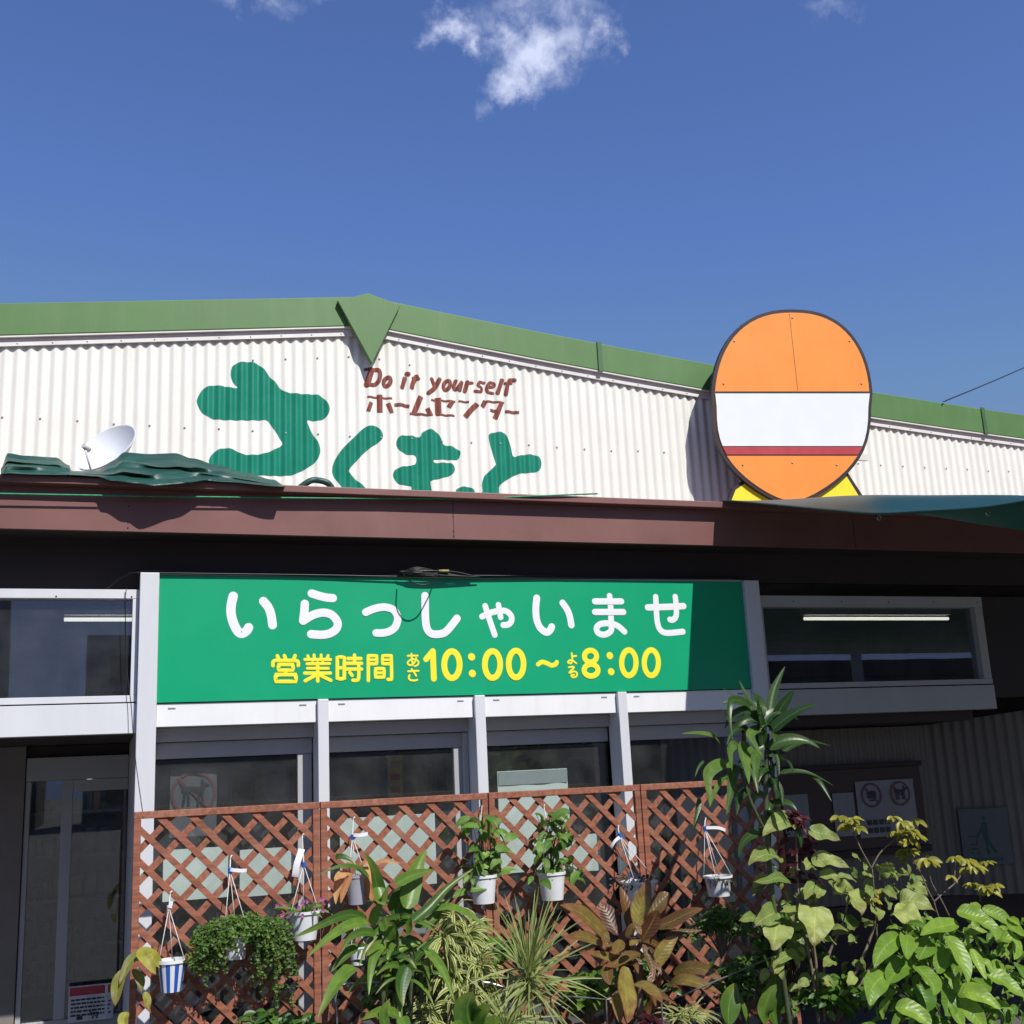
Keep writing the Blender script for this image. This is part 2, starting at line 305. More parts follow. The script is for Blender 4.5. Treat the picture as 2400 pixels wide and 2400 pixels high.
# ---- lettering: each stroke is a thin, slightly domed strip of film or paint, (x, z) in metres
def stroke(bm, pts, wdt, closed=False, cap=True, dome=.0005, off=0.):
    prof = ((-1, 0), (-.7, .75), (0, 1), (.7, .75), (1, 0)); n = len(pts); hw = wdt / 2; rings = []
    for i in range(n):
        a = pts[(i - 1) % n] if closed else pts[max(i - 1, 0)]; b = pts[(i + 1) % n] if closed else pts[min(i + 1, n - 1)]
        d = (b - a); d = Vector((d.x, d.y)).normalized(); s = Vector((-d.y, d.x))
        rings.append([bm.verts.new((pts[i].x + s.x * u * hw, -off - dome * h, pts[i].y + s.y * u * hw)) for u, h in prof])
    for i in range(n if closed else n - 1):
        A, B = rings[i], rings[(i + 1) % n]
        for k in range(4): bm.faces.new((A[k], B[k], B[k + 1], A[k + 1]))
    if cap and not closed:
        for i, sg in ((0, -1), (n - 1, 1)):
            a = pts[1] if i == 0 else pts[n - 1]; b = pts[0] if i == 0 else pts[n - 2]
            d = (a - b).normalized() * sg; s = Vector((-d.y, d.x)) * (1 if sg > 0 else -1); s = Vector((-(d * sg).y, (d * sg).x))
            c = bm.verts.new((pts[i].x, -off - dome * .98, pts[i].y)); prev = None
            for k in range(11):
                t = math.pi * k / 10; e = s * math.cos(t) + d * math.sin(t)
                vv = (bm.verts.new((pts[i].x + e.x * hw * .7, -off - dome * .74, pts[i].y + e.y * hw * .7)), bm.verts.new((pts[i].x + e.x * hw, -off, pts[i].y + e.y * hw)))
                if prev:
                    bm.faces.new((prev[0], prev[1], vv[1], vv[0])); bm.faces.new((c, prev[0], vv[0]))
                prev = vv
def letters(bm, data, org, sc, Y, wscale, cap=True, dome=.0005):
    """data: (width, points[, 'c' closed, 's' straight]) in pixels of a crop with origin org and scale sc"""
    for i, it in enumerate(data):
        wd, ps, fl = it[0], it[1], (it[2] if len(it) > 2 else '')
        P = [pt(org[0] + x / sc, org[1] + y / sc, Y) for x, y in ps]; P = [Vector((p.x, p.z)) for p in P]
        if 's' in fl:
            Q = []
            m = len(P)
            for k in range(m if 'c' in fl else m - 1):
                a, b = P[k], P[(k + 1) % m]
                Q += [a + (b - a) * t / 4 for t in range(4)]
            P = Q + ([] if 'c' in fl else [P[-1]])
        else: P = smooth_line(P, 6, 'c' in fl)
        stroke(bm, P, wd / sc * wscale, 'c' in fl, cap, dome, off=.0004 * (i % 7))
def ell(cx, cy, rx, ry, tilt=0, n=14):
    return [(cx + rx * math.cos(2 * math.pi * k / n) + tilt * ry * math.sin(2 * math.pi * k / n) * -1, cy + ry * math.sin(2 * math.pi * k / n)) for k in range(n)]

# ------------------------------------------------------------------ ground
bm = BM(); v = [bm.verts.new(p) for p in ((-300, -300, 0), (300, -300, 0), (300, 300, 0), (-300, 300, 0))]; bm.faces.new(v)
tag(obj('ground', bm, ASPHALT), kind='structure')

# ------------------------------------------------------------------ store building
store = thing('store_building', 'low cream corrugated shop building with a green gabled verge, brown canopy and glazed front', 'building', Vector((2.5, 7.5, 0)))
WY, PITCH, AMP = 7.5, .074, .0075
def corr(x): return AMP * math.cos(2 * math.pi * x / PITCH)
APX, APZ = 1.69, 5.02
def roof_z(x): return APZ - (.120 * (APX - x) if x < APX else .1238 * (x - APX) - .0058 * min(x - APX, 9) ** 2)
# gable wall in corrugated steel, with its screw heads
bm = BM(); x0, x1 = -4.0, 12.0; n = int((x1 - x0) / PITCH * 10); prev = None
for i in range(n + 1):
    x = x0 + (x1 - x0) * i / n; y = WY - corr(x)
    vv = (bm.verts.new((x, y, 3.2)), bm.verts.new((x, y, roof_z(x) - .10)))
    if prev: bm.faces.new((prev[0], vv[0], vv[1], prev[1])).smooth = True
    prev = vv
def screw(bm, x, z, Yf=WY):
    xr = round(x / PITCH) * PITCH
    g = bmesh.ops.create_uvsphere(bm, u_segments=8, v_segments=5, radius=.0075, matrix=Matrix.Translation((xr, Yf - AMP - .001, z)))
    for q in g['verts']:
        for f in q.link_faces: f.material_index = 1
for k in range(-12, 52):
    x = k * PITCH * 3 + .02
    screw(bm, x, 3.98 + random.uniform(-.006, .006)); screw(bm, x + random.uniform(-.02, .02), 3.45)
    if .85 < x < 2.2: screw(bm, x, roof_z(x) - .44)
gable = obj('gable_wall', bm, [WALL, mat('screw_steel', (.42, .41, .38), .4)], store)
# painted lettering on the corrugation
def on_wall(bm, Y=WY, step=PITCH / 10):
    bmesh.ops.triangulate(bm, faces=bm.faces[:])
    xs = [q.co.x for q in bm.verts]; k = math.ceil(min(xs) / step)
    while k * step < max(xs):
        bmesh.ops.bisect_plane(bm, geom=bm.verts[:] + bm.edges[:] + bm.faces[:], plane_co=(k * step, 0, 0), plane_no=(1, 0, 0)); k += 1
    for q in bm.verts: q.co.y = Y - corr(q.co.x) + q.co.y - .0016
    for f in bm.faces:
        if f.normal.y > 0: f.normal_flip()
        f.smooth = True
S6 = ((440, 830), 4.83); S7 = ((760, 980), 3.578)
polys = [
 (S6, [(565,375),(510,320),(485,240),(500,150),(560,100),(640,88),(740,95),(800,120),(880,190),(940,270),(1000,330),(1050,390),(1110,430),(1230,445),(1340,455),(1470,462),(1560,520),(1605,610),(1585,690),(1520,745),(1430,758),(1350,755),(1380,840),(1430,930),(1480,1010),(1500,1100),(1470,1190),(1400,1260),(1300,1320),(1180,1370),(1060,1380),(960,1378),(800,1370),(600,1340),(400,1290),(260,1250),(240,1200),(280,1130),(350,1080),(430,1065),(520,1080),(600,1125),(700,1140),(840,1130),(960,1090),(1070,1025),(1040,950),(1000,890),(950,820),(905,755),(800,750),(600,750),(400,745),(270,730),(160,660),(105,560),(110,500),(160,410),(220,370),(300,355),(420,365),(500,382)]),
 (S7, [(130,560),(75,480),(68,420),(90,350),(150,260),(220,190),(330,85),(380,65),(440,70),(488,130),(485,175),(440,215),(360,270),(280,350),(210,430),(215,465),(270,520),(330,570),(400,640),(230,660),(160,600)]),
 (S7, [(730,575),(640,560),(585,510),(575,470),(600,430),(660,405),(760,390),(768,320),(690,305),(630,270),(605,215),(620,165),(660,145),(740,150),(800,160),(820,125),(885,92),(950,125),(985,190),(1000,225),(1060,235),(1130,270),(1140,300),(1115,350),(1020,350),(925,350),(928,375),(1050,375),(1090,410),(1090,450),(1050,485),(960,510),(900,525),(890,545),(890,660),(730,660)]),
 (S7, [(1105,605),(1140,580),(1190,575),(1240,590),(1260,630),(1200,660),(1110,660)]),
 (S7, [(1325,610),(1320,550),(1340,490),(1380,450),(1435,395),(1438,370),(1400,270),(1378,170),(1385,135),(1440,118),(1500,120),(1530,150),(1560,240),(1585,320),(1650,312),(1740,305),(1800,330),(1822,380),(1800,440),(1740,458),(1650,465),(1580,490),(1500,540),(1465,580),(1460,680),(1320,680)])]
bm = BM()
for (org, sc), ps in polys:
    P = [pt(org[0] + x / sc, org[1] + y / sc, WY) for x, y in ps]
    P = smooth_line(P, 3, True)
    vs = [bm.verts.new((p.x, 0, p.z)) for p in P]
    for tri in tessellate_polygon([[Vector((p.x, p.z, 0)) for p in P]]): bm.faces.new([vs[k] for k in tri])
on_wall(bm); obj('painted_lettering', bm, LET_GREEN, gable)
W = .00272
bm = BM()
letters(bm, [(60, [(150,85),(95,250)]), (32, [(80,78),(150,75)]), (42, [(150,78),(225,88),(245,140),(225,215),(175,250),(105,250)]),
  (42, ell(325, 218, 38, 48, .22), 'c'), (45, [(525,180),(495,280)]), (46, [(548,128),(562,132)]), (48, [(655,160),(618,230),(605,280)]), (38, [(622,178),(676,186)]),
  (45, [(830,190),(862,262)]), (45, [(915,195),(862,288),(795,345)]), (40, ell(1000, 258, 36, 50, .22), 'c'), (38, [(1100,208),(1078,280),(1110,300),(1165,228)]), (38, [(1170,225),(1145,315)]),
  (42, [(1232,225),(1205,320)]), (34, [(1225,245),(1290,228)]), (34, [(1420,228),(1372,225),(1355,262),(1395,290),(1380,332),(1322,322)]), (34, [(1455,285),(1530,268),(1525,232),(1480,235),(1452,290),(1467,340),(1522,345)]),
  (46, [(1625,200),(1575,345)]), (42, [(1765,202),(1718,198),(1692,240),(1668,360)]), (30, [(1660,238),(1730,232)])], (840, 850), 4.83, WY, W * 1.3)
letters(bm, [(26, [(100,388),(380,408)]), (62, [(240,365),(243,568)]), (45, [(145,450),(110,552)]), (50, [(335,460),(378,572)]), (40, [(410,475),(490,480),(575,497)]),
  (62, [(705,385),(625,580)]), (26, [(580,580),(840,592)]), (52, [(778,515),(815,590)]), (26, [(820,425),(1100,440)]), (55, [(1065,440),(1020,510)]), (72, [(898,400),(905,590)]), (24, [(880,588),(1090,602)]),
  (22, [(1130,438),(1250,447)]), (62, [(1345,468),(1285,525),(1210,612)]), (56, [(1440,430),(1400,505)]), (28, [(1420,440),(1650,452)]), (60, [(1622,448),(1590,530),(1545,635)]), (38, [(1490,540),(1580,552)]), (36, [(1660,555),(1815,568)])], (840, 850), 4.83, WY, W * 1.12, cap=False)
on_wall(bm); obj('painted_slogan', bm, LET_BROWN, gable)
# verge: green boards, soffit and white trim following the roof slope
def slope_band(bm, xs, zt, zb, y0, y1, mi=0):
    prev = None
    for x in xs:
        q = [bm.verts.new(p) for p in ((x, y0, zb(x)), (x, y0, zt(x)), (x, y1, zt(x)), (x, y1, zb(x)))]
        if prev:
            for k in range(4): bm.faces.new((prev[k], prev[(k + 1) % 4], q[(k + 1) % 4], q[k])).material_index = mi
        else: bm.faces.new(q).material_index = mi
        prev = q
    bm.faces.new(prev[::-1]).material_index = mi
    bmesh.ops.recalc_face_normals(bm, faces=bm.faces[:])
XL = [-4, APX]; XR = [APX + .001, 2.3, 3.0, 3.7, 4.5, 5.2, 6.0, 6.7, 7.5, 8.2, 9, 10, 12]
for xs in (XL, XR):
    bm = BM(); slope_band(bm, xs, lambda x: roof_z(x), lambda x: roof_z(x) - .222, 7.448, 7.472); obj('verge_board', bm, GREEN_TRIM, store, bevel=.006)
    bm = BM(); slope_band(bm, xs, lambda x: roof_z(x) - .235, lambda x: roof_z(x) - .285, 7.477, 7.4905); 
    k0 = math.ceil(max(xs[0], -1) / .21)
    for k in range(k0, int(min(xs[-1], 8) / .21)): ball(bm, (k * .21 + .03, 7.476, roof_z(k * .21 + .03) - .268), .006)
    obj('wall_trim', bm, TRIM, store)
    bm = BM(); slope_band(bm, xs, lambda x: roof_z(x) + .004, lambda x: roof_z(x) - .03, 7.473, 20); obj('roof', bm, GREEN_TRIM, store)
    bm = BM(); slope_band(bm, xs, lambda x: roof_z(x) - .2235, lambda x: roof_z(x) - .233, 7.452, 7.49); obj('verge_soffit', bm, TRIM, store)
a, b, c, d = [pt(x, y, 7.405) for x, y in ((791, 704), (863, 687), (939, 715), (872, 852))]
bm = BM(); prism(bm, [(q.x, q.z) for q in (a, b, c, d)], 7.405, 7.447); obj('ridge_plate', bm, GREEN_TRIM, store, bevel=.004)
for px, py in ((1413, 802), (2318, 960)):
    q = pt(px, py, 7.37); bm = BM(); z = roof_z(q.x); box(bm, q.x - .018, q.x + .018, 7.436, 7.4475, z - .235, z + .012); obj('verge_clip', bm, GREEN_DARK, store, bevel=.003)
# canopy
bm = BM(); box(bm, -4, 12, 6.20, 7.45, 3.232, 3.272); obj('canopy_cap', bm, BROWN, store, bevel=.004)
bm = BM(); box(bm, -4, 12, 6.274, 6.30, 3.0, 3.231)
for px in (1063, 300): 
    q = pt(px, 1230, 6.27)
    for zz in (3.14, 3.05, 3.02): ball(bm, (q.x, 6.272, zz), .004, 1)
obj('canopy_fascia', bm, [BROWN, BLACK], store, bevel=.003)
for px in (1063, 2000):
    q = pt(px, 1230, 6.27); bm = BM(); box(bm, q.x, q.x + .0025, 6.2715, 6.2735, 3.001, 3.229); obj('fascia_joint', bm, DARKBROWN, store)
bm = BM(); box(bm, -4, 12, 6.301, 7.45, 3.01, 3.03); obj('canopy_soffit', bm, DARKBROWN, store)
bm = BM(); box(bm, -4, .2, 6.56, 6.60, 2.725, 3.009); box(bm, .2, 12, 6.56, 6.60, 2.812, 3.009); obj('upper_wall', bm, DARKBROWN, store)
# shop front: pillars and mullions
XP0, XP1 = pt(322, 1600, 6.46).x, pt(368, 1600, 6.46).x
XQ0, XQ1 = 3.92, 4.03
bm = BM(); box(bm, XP0, XP1, 6.44, 8.0, 0, 2.808); obj('pillar', bm, ALU, store, bevel=.004)
bm = BM(); box(bm, XQ0 + .03, XQ1 + .03, 6.44, 6.60, 0, 2.806); obj('pillar', bm, ALU, store, bevel=.004)
mull = [(pt(a, 1640, 6.45).x, pt(b, 1640, 6.45).x) for a, b in ((745, 770), (1113, 1137), (1449, 1470))]
for a, b in mull:
    bm = BM(); box(bm, a, b, 6.45, 6.62, 0, 2.097); obj('mullion', bm, ALU, store, bevel=.003)
edges = [XP1] + [q for ab in mull for q in ab] + [XQ0 + .03]
for k in range(4):
    a, b = edges[2 * k], edges[2 * k + 1]
    bm = BM(); box(bm, a + .002, b - .002, 6.482, 6.62, 1.972, 2.095)
    for xx in (a + .06, b - .10): box(bm, xx, xx + .04, 6.4805, 6.4835, 2.063, 2.073, 1)
    obj('header_panel', bm, [PANEL, GREYINK], store, bevel=.003)
    bm = BM(); zt = 1.970
    box(bm, a, b, 6.60, 6.66, zt - .075, zt); box(bm, a, b, 6.64, 6.69, zt - .165, zt - .078)
    box(bm, a, b, 6.62, 6.69, .02, .12)
    sw = .085
    if k in (0, 1, 3): box(bm, b - sw, b - .004, 6.642, 6.688, .121, zt - .166)
    if k == 2: box(bm, a + .004, a + .05, 6.642, 6.688, .121, zt - .166)
    if k == 1: box(bm, b - .034, b - .002, 6.61, 6.64, .121, zt - .08)
    fr = obj('shop_window', bm, ALU_GREY, store, bevel=.003)
    bm = BM(); box(bm, a + .002, b - .002, 6.662, 6.668, .125, zt - .17); obj('pane', bm, GLASS, fr)
# side windows (left, right) above the entrance and the shaded bay
def side_window(xa, xb, z_t, z_g1, z_g0, z_m, z_b, jamb_l, jamb_r, depth=.03):
    bm = BM()
    box(bm, xa, xb, 6.50, 6.60, z_g1, z_t); box(bm, xa, xb, 6.50, 6.60, z_m + .008, z_g0)
    box(bm, xa, xb, 6.495, 6.60, z_b, z_m)
    if jamb_r: box(bm, xb - jamb_r, xb - .001, 6.502, 6.60, z_g0 + .001, z_g1 - .001)
    if jamb_l: box(bm, xa + .001, xa + jamb_l, 6.502, 6.60, z_g0 + .001, z_g1 - .001)
    for k in range(int((xb - xa) / .38) + 1):
        xx = xb - .04 - k * .385
        if xx > xa: ball(bm, (xx, 6.50, z_t - .04), .005, 1)
    f = obj('transom_window', bm, [ALU if jamb_l == 0 else ALU_GREY, BLACK], store, bevel=.003)
    bm = BM(); box(bm, xa + .003, xb - .003, 6.55, 6.556, z_g0 + .002, z_g1 - .002); obj('pane', bm, GLASS_DARK, f)
side_window(-4, XP0 - .001, 2.722, pt(200, 1402, 6.5).z, pt(200, 1632, 6.5).z, pt(200, 1651, 6.5).z, pt(200, 1722, 6.5).z, 0, pt(318, 1500, 6.5).x - pt(303, 1500, 6.5).x)
XW = pt(2322, 1560, 6.5).x
side_window(XQ1 + .031, XW, 2.715, pt(2000, 1422, 6.5).z, pt(2000, 1598, 6.5).z, pt(2000, 1613, 6.5).z, pt(2000, 1672, 6.5).z, .05, .07)
ZB = pt(200, 1722, 6.5).z
# recessed entrance on the left
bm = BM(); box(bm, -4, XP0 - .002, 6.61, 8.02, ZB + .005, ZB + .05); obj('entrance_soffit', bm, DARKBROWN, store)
EY = 8.0
bm = BM(); box(bm, -4, pt(52, 2000, EY).x, EY - .06, EY + .1, 0, ZB + .004); obj('entrance_wall', bm, TILE, store, bevel=.004)
x0, x1 = pt(54, 2000, EY).x, XP0 - .003
zt = pt(200, 1772, EY).z; zg = pt(200, 1826, EY).z
bm = BM(); box(bm, x0, x1, EY - .02, EY + .06, zt, ZB + .003, 1); box(bm, x0, x1, EY - .05, EY + .06, zg, zt - .001); box(bm, x0, x0 + .03, EY - .04, EY + .06, 0, zg - .001)
fr = obj('entrance_door', bm, [ALU_GREY, DARKBROWN], store, bevel=.003)
xa, xb = pt(140, 2000, EY).x, pt(166, 2000, EY).x
bm = BM(); box(bm, xa, xb, EY - .03, EY + .02, .30, zg - .002); box(bm, xb + .001, x1, EY - .03, EY + .02, zg - .075, zg - .002); box(bm, x0 + .031, x1, EY - .035, EY + .02, .22, .299)
obj('stile', bm, ALU_GREY, fr, bevel=.003)
bm = BM(); box(bm, x0 + .031, x1 - .002, EY, EY + .006, .30, zg - .002); obj('pane', bm, GLASS, fr)
# interior
bm = BM(); box(bm, -4, 9, 8.3, 16, .0, .03); box(bm, .25, 4.0, 6.7, 8.3, .0, .03); obj('shop_floor', bm, INT_FLOOR, store)
bm = BM(); box(bm, -4, 9, 15.9, 16, .03, 3.2); box(bm, 8.95, 9, 7.6, 15.9, .03, 3.2); box(bm, -4, -3.95, 8.2, 15.9, .03, 3.2); obj('back_wall', bm, INT, store)
bm = BM(); box(bm, -4, 9, 6.70, 15.9, 3.05, 3.1); obj('ceiling', bm, INT, store)
# corrugated bay wall on the right
def corr_wall(p0, p1, z0, z1, pitch=.074, z2=None):
    p0, p1 = Vector(p0), Vector(p1); d = p1 - p0; Ln = d.length; d.normalize(); nn = Vector((-d.y, d.x)) * -1
    bm = BM(); n = int(Ln / pitch * 10); prev = None
    for i in range(n + 1):
        s = Ln * i / n; q = p0 + d * s - nn * AMP * -math.cos(2 * math.pi * s / pitch)
        vv = (bm.verts.new((q.x, q.y, z0)), bm.verts.new((q.x, q.y, z1 + ((z2 or z1) - z1) * s / Ln)))
        if prev: bm.faces.new((prev[0], vv[0], vv[1], prev[1])).smooth = True
        prev = vv
    return bm
BY = 7.15
WALL2 = mat('beige_steel_shade_darkened', (.15, .135, .115), .5, .06, 3, dirt=(.10, .085, .07), dirt_amt=.4)  # beige lowered towards grey-brown to put the bay's shade into the colour
zc = pt(2100, 1703, BY).z
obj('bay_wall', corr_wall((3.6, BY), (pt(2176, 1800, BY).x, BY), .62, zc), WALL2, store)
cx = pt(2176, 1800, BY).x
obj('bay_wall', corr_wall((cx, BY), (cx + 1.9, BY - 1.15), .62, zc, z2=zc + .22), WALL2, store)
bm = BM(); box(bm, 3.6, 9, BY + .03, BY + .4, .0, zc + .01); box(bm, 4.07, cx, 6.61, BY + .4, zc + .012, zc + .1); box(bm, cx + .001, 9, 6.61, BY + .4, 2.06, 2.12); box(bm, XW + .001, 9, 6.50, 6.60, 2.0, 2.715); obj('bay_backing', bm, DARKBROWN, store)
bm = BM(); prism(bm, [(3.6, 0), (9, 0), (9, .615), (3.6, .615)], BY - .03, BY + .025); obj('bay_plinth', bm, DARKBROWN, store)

# ------------------------------------------------------------------ ceiling lights and things inside
def light(name, a, b, label, h=.04, grp=None):
    a, b = Vector(a), Vector(b); c = (a + b) / 2
    t = thing('fluorescent_light', label, 'ceiling light', c, grp)
    bm = BM(); obox(bm, a + Vector((0, 0, .06)), b + Vector((0, 0, .06)), .10, .06, 0, Vector((0, 0, 1))); obj('housing', bm, FIX, t)
    bm = BM(); tube(bm, [a, b], .014, 10); obj('tube', bm, TUBE, t)
light('l', pt(150, 1452, 8.6), pt(330, 1452, 8.6), 'lit fluorescent tube behind the glass of the window over the left entrance')
light('l', pt(1885, 1450, 8.2), pt(2222, 1450, 8.2), 'lit fluorescent tube behind the shaded window at the right end of the shop front')
for k in range(6):
    yy = 9.4 + k * .85; a = pt(203, 1830 + k * 9, yy); b = pt(250, 1830 + k * 9, yy)
    light('l', (a.x, yy, 2.0 - .0 + (a.z - 2.0)), (b.x, yy, b.z), 'one of the row of lit tubes seen through the glass door', grp='row of ceiling tubes beyond the glass door')
def shelf(name, x0, x1, y, zs, label):
    t = thing('shelf_unit', label, 'shelf', Vector(((x0 + x1) / 2, y, .03)))
    bm = BM(); box(bm, x0, x1, y + .36, y + .4, .03, zs[-1] + .3)
    for z in [.1] + zs: box(bm, x0, x1, y, y + .355, z - .02, z)
    obj('rack', bm, INT2, t)
    cols = [(.22, .04, .03), (.04, .07, .2), (.3, .25, .05), (.2, .2, .2), (.05, .14, .07), (.3, .14, .03)]
    bm = BM(); x = x0
    for z in [.1] + zs:
        x = x0 + .03
        while x < x1 - .15:
            ww = random.uniform(.03, .10); box(bm, x, x + ww, y + random.uniform(.02, .08), y + .3, z + .001, z + random.uniform(.06, .25), random.randrange(6)); x += ww + random.uniform(.005, .03)
    obj('stock', bm, [mat('box_%d' % i, c, .5, .3, 14) for i, c in enumerate(cols)], t)
shelf('s', .55, 1.9, 9.0, [.45, .8, 1.15, 1.5], 'dim shelf of boxed goods inside behind the first two window panels')
shelf('s', 2.3, 4.2, 9.3, [.45, .8, 1.15, 1.5, 1.85], 'dim shelf of boxed goods inside behind the third and fourth window panels')
shelf('s', -1.4, .2, 10.4, [.45, .8, 1.15, 1.5], 'dim shelf of boxed goods seen through the glass entrance door')
a = pt(925, 1775, 7.6); t = thing('hanging_banner', 'narrow yellow banner hanging inside the second window panel', 'banner', a)
bm = BM(); box(bm, a.x - .05, a.x + .05, 7.6, 7.605, 1.35, a.z); obj('cloth', bm, YBAN, t)
bm = BM(); tube(bm, [(a.x - .06, 7.6, a.z + .01), (a.x + .06, 7.6, a.z + .01)], .008); obj('rod', bm, FIX, t)
bm = BM()
for k in range(4): box(bm, a.x - .03, a.x + .03, 7.594, 7.599, a.z - .07 - k * .08, a.z - .03 - k * .08)
obj('banner_print', bm, RED, t)

# ------------------------------------------------------------------ welcome sign
s0 = pt(370, 1495, 6.5); s1 = XQ0 + .028
sign = thing('welcome_sign', 'long green signboard with white Japanese welcome and yellow opening hours above the windows', 'sign', Vector((2.1, 6.5, 2.1)))
bm = BM(); box(bm, XP1 + .001, s1, 6.47, 6.595, 2.100, 2.800); obj('panel', bm, SIGN_GREEN, sign, bevel=.002)
bm = BM(); box(bm, XP1 + .001, s1, 6.4655, 6.60, 2.8005, 2.811); obj('edge_strip', bm, ALU_GREY, sign)
A = ((500, 1360), 3.22); B = ((1060, 1360), 3.22); C = ((620, 1500), 4.83); D = ((1000, 1500), 3.331)
SY = 6.469; W = .00258
bm = BM()
letters(bm, [(64, [(150,120),(135,190),(135,260),(155,330),(185,385),(215,402),(250,382),(266,357)]), (62, [(378,158),(415,205),(435,260),(447,338)]),
 (60, [(742,100),(800,118),(850,130),(902,135)]), (60, [(690,178),(687,230),(678,306)]), (60, [(678,306),(740,268),(790,250),(840,245),(890,260),(925,295),(938,330),(925,370),(880,400),(820,412),(738,407)]),
 (56, [(1150,242),(1200,220),(1260,205),(1310,205),(1360,225),(1388,270),(1388,310),(1370,355),(1330,385),(1280,398),(1228,398)]),
 (58, [(1597,118),(1598,200),(1600,290),(1610,360),(1640,400),(1690,408),(1745,395),(1790,350),(1838,288)])], *A, SY, W)
letters(bm, [(46, [(225,274),(290,245),(360,230),(410,235),(445,270),(445,310),(420,335),(385,338)]), (44, [(348,186),(365,280)]), (46, [(248,195),(275,280),(320,412)]),
 (56, [(637,135),(630,210),(635,290),(660,355),(705,392),(735,380),(750,352)]), (54, [(832,172),(865,220),(885,270),(898,338)]),
 (50, [(1075,160),(1275,160)]), (50, [(1075,240),(1290,240)]), (48, [(1187,118),(1195,200),(1198,290),(1202,340),(1195,385),(1150,410),(1105,400),(1088,365),(1110,335),(1150,325),(1200,328),(1250,345),(1300,388)]),
 (52, [(1475,205),(1600,202),(1745,195)]), (48, [(1535,126),(1540,230),(1548,320),(1570,375),(1620,398),(1740,388)]), (48, [(1682,125),(1690,200),(1688,270),(1665,298),(1642,297)])], *B, SY, W)
for v_ in bm.verts: v_.co.y += SY
obj('welcome_lettering', bm, SIGN_WHITE, sign, True)
bm = BM()
letters(bm, [(38, [(145,180),(160,215)]), (38, [(225,178),(238,212)]), (38, [(345,178),(330,215)]), (38, [(95,292),(95,255),(115,234),(180,232),(300,232),(362,236),(381,255),(381,290)]),
 (38, [(157,278),(322,278),(322,342),(157,342)], 'cs'), (34, [(242,350),(236,380)]), (40, [(124,392),(355,392),(355,470),(124,470)], 'cs'),
 (32, [(490,180),(500,210)]), (32, [(560,170),(565,215)]), (32, [(640,170),(640,215)]), (32, [(720,177),(705,210)]), (34, [(457,222),(745,222)]), (32, [(480,271),(735,268)]), (32, [(485,322),(720,322)]), (36, [(455,375),(745,375)]),
 (26, [(540,235),(545,262)]), (26, [(660,235),(655,262)]), (38, [(600,262),(602,465)]), (38, [(585,395),(460,462)]), (38, [(620,395),(748,457)]),
 (40, [(823,195),(902,195),(902,440),(823,440)], 'cs'), (36, [(825,315),(900,315)]), (38, [(945,210),(1090,210)]), (38, [(1018,172),(1018,258)]), (38, [(935,265),(1097,265)]), (38, [(935,330),(1097,330)]), (38, [(1065,295),(1065,420),(1048,456),(1000,456)]), (38, [(965,370),(990,402)]),
 (38, [(1175,458),(1175,180)]), (36, [(1175,178),(1270,178),(1270,270),(1180,270)], 's'), (28, [(1180,225),(1265,225)]), (36, [(1430,178),(1335,178),(1335,270),(1425,270)], 's'), (28, [(1340,225),(1425,225)]), (38, [(1433,180),(1437,420),(1427,446),(1397,447)]),
 (38, [(1255,325),(1352,325),(1352,422),(1255,422)], 'cs'), (30, [(1260,372),(1345,372)]),
 (22, [(1622,180),(1732,178)]), (22, [(1663,158),(1668,220),(1680,285)]), (20, [(1715,205),(1700,250),(1660,285),(1630,280),(1620,255),(1650,228),(1700,220),(1740,245),(1735,280),(1700,298)]),
 (22, [(1625,356),(1742,350)]), (22, [(1665,332),(1690,365),(1715,405)]), (22, [(1640,400),(1632,430),(1650,455),(1700,460),(1727,452)])], *C, SY, W)
letters(bm, [(44, [(-5,150),(46,90)]), (46, [(48,88),(56,302)]), (47, ell(197, 193, 60, 104), 'c'), (56, [(349,131),(351,133)]), (56, [(355,261),(357,263)]), (47, ell(513, 192, 60, 104), 'c'), (47, ell(697, 188, 58, 104), 'c'),
 (36, [(870,190),(900,172),(940,182),(975,198),(1005,190),(1016,174)]), (15, [(1132,103),(1138,162)]), (15, [(1140,128),(1167,125)]), (15, [(1138,162),(1125,183),(1103,176),(1115,160),(1140,163),(1167,182)]),
 (15, [(1110,214),(1150,212),(1112,258),(1150,246),(1174,262),(1165,286),(1140,292),(1128,277),(1150,272)]),
 (44, ell(1278, 128, 47, 46), 'c'), (44, ell(1282, 236, 54, 46), 'c'), (56, [(1429,121),(1431,123)]), (56, [(1439,247),(1441,249)]), (46, ell(1578, 178, 56, 99), 'c'), (46, ell(1753, 178, 55, 99), 'c')], *D, SY, W)
for v_ in bm.verts: v_.co.y += SY
obj('hours_lettering', bm, SIGN_YELLOW, sign, True)

# ------------------------------------------------------------------ cables, rope, dish
def cable(name, pts, r, m, label, cat):
    bm = BM(); tube(bm, smooth_line(pts, 8), r, 8); return tag(obj(name, bm, m, smooth=True), label, cat)
q = lambda x, y, Y: pt(x, y, Y)
bm = BM()
tube(bm, smooth_line([q(250, 1378, 6.52), q(325, 1338, 6.45), q(500, 1343, 6.46), q(800, 1350, 6.46), q(945, 1347, 6.45), q(1100, 1352, 6.45), q(1400, 1355, 6.46), q(1720, 1357, 6.46)], 8), .006)
tube(bm, smooth_line([q(300, 1342, 6.45), q(700, 1347, 6.45), q(950, 1351, 6.44), q(1080, 1349, 6.44), q(1300, 1350, 6.45)], 8), .0045)
tube(bm, smooth_line([q(935, 1340, 6.42), q(1000, 1338, 6.40), q(1060, 1340, 6.42), q(1110, 1350, 6.43)], 8), .006)
